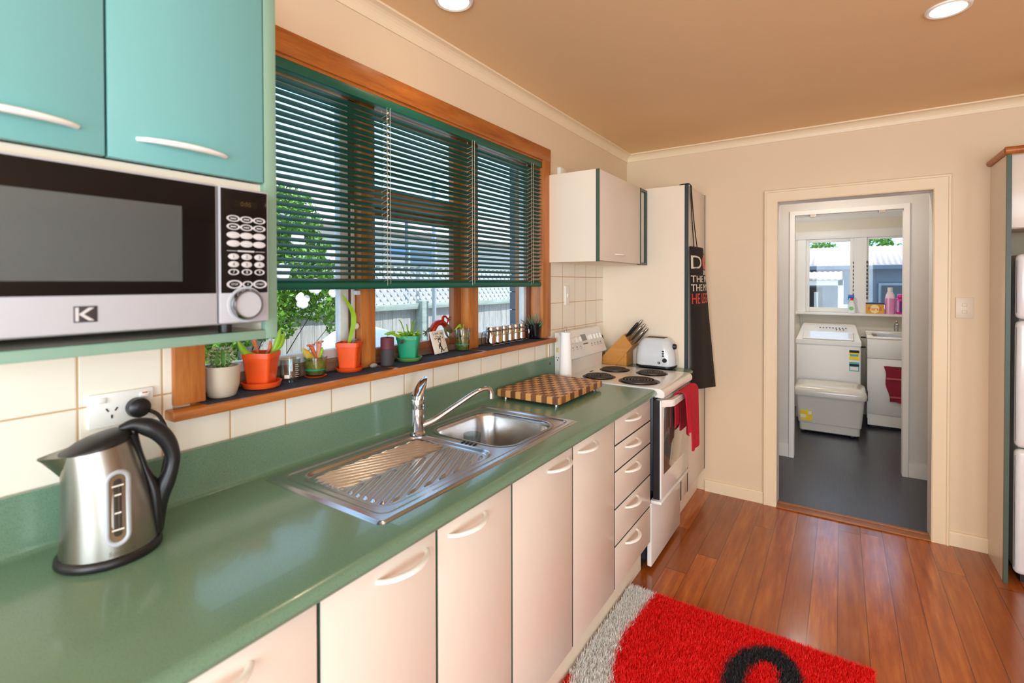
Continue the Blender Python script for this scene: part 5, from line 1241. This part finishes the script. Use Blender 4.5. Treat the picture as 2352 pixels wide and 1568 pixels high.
cl = [(-2.2, 2.15, 1.55, .35, .45, .35), (-2.2, 2.05, 1.90, .30, .40, .28), (-2.15, 2.45, 1.32, .25, .28, .22), (-2.2, 1.75, 1.35, .4, .4, .4), (-2.25, 1.45, 1.0, .35, .35, .35), (-2.2, 2.05, 1.15, .22, .22, .16), (-2.2, 2.62, 1.14, .10, .12, .2), (-2.2, 1.6, 1.75, .4, .4, .35), (-2.2, 1.55, .75, .3, .3, .3)]
T.part('foliage', leaves(cl, 26000, .023), m_rose, smooth=False)
b = MB()
for c in cl: b.tube(bez([(-2.25, 1.6, GZ), (c[0] - .05, (c[1] + 1.6) / 2, (c[2] + GZ) / 2 + .2), (c[0], c[1], c[2])], 6), [.007 - .0004 * i for i in range(13)], 6)
T.part('stem', b, m_stem)
for (y, z) in ((2.18, 1.40), (2.34, 1.37), (2.52, 1.35), (2.60, 1.28), (2.46, 1.26), (2.30, 1.62), (2.05, 1.72), (2.42, 1.50), (2.10, 1.30), (1.95, 1.50), (2.55, 1.18)):
    b = MB(); c = Vector((-1.84 + random.uniform(-.05, .05), y - .03, z))
    for k in range(6):
        a = k * PI / 3 + random.random(); d = Vector((.5, math.cos(a), math.sin(a))); b.ball(c + d * .033, .027, 8, 6, (.22, 1, 1))
    b.ball(c + Vector((.012, 0, 0)), .012, 8, 6); T.part('flower', b, m_petal)
# white domed cover
T = Thing('garden_cover', 'white domed cover on the ground outside below the window', 'cover', (-1.5, 2.3, GZ))
b = MB(); b.loft([[(-1.5 + .42 * q * math.cos(2 * PI * k / 36), 2.30 + .42 * q * math.sin(2 * PI * k / 36), z) for k in range(36)] for q, z in ((1, GZ + .001), (1, .55), (.97, .72), (.88, .88), (.7, 1.0), (.45, 1.08), (.15, 1.12), (.01, 1.122))]); T.part('shell', b, m_cover, angle=60)
b = MB(); b.loft([[(-1.5 + .43 * q * math.cos(2 * PI * k / 36), 2.30 + .43 * q * math.sin(2 * PI * k / 36), z) for k in range(36)] for q, z in ((1, .10), (1.02, .11), (1.02, .14), (1, .15))], cap0=False, cap1=False); T.part('hem', b, m_cover)
# neighbouring house behind the fence
T = Thing('neighbour_house', 'white weatherboard house seen above the lattice', 'house', (-9, 11, GZ))
b = MB().box(-14, 6.6, GZ, -8.05, 20, 2.7)
for k in range(20): z = GZ + .16 * k; b.box(-8.06, 6.6, z, -8.02 - .0, 20, z + .15)
T.part('wall', b, m_house, smooth=False); T.part('roof', MB().prism([(-8 + .5, 2.66), (-11, 4.3), (-14.5, 2.66)], 'y', 6.2, 20.4), m_roofp, smooth=False)
w_ = T.part('window_frame', MB().box(-8.03, 9.1, 1.5, -7.98, 10.2, 2.45), m_white, smooth=False); T.part('pane', MB().box(-7.985, 9.18, 1.58, -7.97, 10.12, 2.37), M('dim_pane', '7B92A8', .1), w_, smooth=False)
T = Thing('clothes_line', 'thin clothes line with a hanging blue cloth beyond the fence', 'clothes line', (-5, 7.2, GZ))
b = MB().cyl((-5, 6.15, GZ), (-5, 6.15, 2.55), .03)
for z, y2 in ((2.45, 8.6), (2.30, 8.8), (2.05, 8.9)): b.tube(bez([(-5, 5.2, z - .05), (-5, 6.15, z), (-5, 7.2, z - .16), (-5, y2, z - .02)], 6), .006, 6)
T.part('pole', b, m_slate); T.part('cloth', MB().box(-5.01, 5.75, 1.90, -4.99, 6.2, 2.05, .004), M('blue_cloth', '5A86C0', .8))
# sheds beyond the laundry
def corr(T, y0, z0, y1, z1, x0, x1, name, mat):
    n = int((x1 - x0) / .02); b = MB(); rg = []
    for k in range(n + 1):
        x = x0 + (x1 - x0) * k / n; w = .008 * math.sin(k * PI / 2.5)
        rg.append([(x, y0, z0 + w), (x, y1, z1 + w), (x, y1, z1 + w - .03), (x, y0, z0 + w - .03)])
    T.part(name, b.loft(rg), mat, angle=80)
T = Thing('neighbour_shed', 'grey shed with pale corrugated roofs seen through the laundry window', 'shed', (1.5, 14, GZ))
T.part('wall', MB().box(-3, 13.2, GZ, 6, 15.1, 1.76), M('shed_wall', '6A7480', .8, var=.15, scale=6), smooth=False)
corr(T, 12.95, 1.79, 15.2, 2.32, -3.2, 6.2, 'upper_roof', m_roofp)
T.part('gutter', MB().box(-3.2, 12.90, 1.70, 6.2, 12.97, 1.78), m_slate)
corr(T, 11.4, 1.50, 13.15, 1.68, -2.6, 1.35, 'porch_roof', m_roofp)
b = MB()
for x in (-1.4, 1.28): b.box(x, 11.5, GZ, x + .09, 11.59, 1.46)
b.box(-2.6, 11.5, 1.36, 1.36, 11.56, 1.46); T.part('porch_frame', b, m_house, smooth=False)
d_ = T.part('doorway', MB().box(.55, 13.15, GZ, .98, 13.21, 1.3), m_cdark, smooth=False); T.part('white_panel', MB().box(.82, 13.12, .6, .90, 13.15, 1.2), m_house, d_, smooth=False)
w_ = T.part('window', MB().box(2.0, 13.15, .8, 2.55, 13.21, 1.4), M('shed_window_frame', '8A949C', .6), smooth=False); T.part('pane', MB().box(2.05, 13.13, .85, 2.5, 13.15, 1.35), M('shed_pane', '4A4E54', .15), w_, smooth=False)
T.part('low_wall', MB().box(1.36, 12.4, GZ, 2.1, 12.7, .95), m_house, smooth=False)
for i, (x, z) in enumerate(((.8, 2.30), (2.2, 2.45), (3.6, 2.4))):
    T = Thing('garden_tree', ['small leafy tree behind the shed roof at left', 'leafy tree behind the shed roof in the middle', 'leafy tree behind the shed roof at right'][i], 'tree', (x, 18.5, GZ), 'trees beyond the shed')
    T.part('crown', leaves([(x, 18.5, z, .5, .5, .45), (x + .4, 18.6, z - .2, .4, .4, .35)], 1200, .07), m_rose, smooth=False); T.part('trunk', MB().cyl((x, 18.5, GZ), (x, 18.5, z), .06), m_stem)
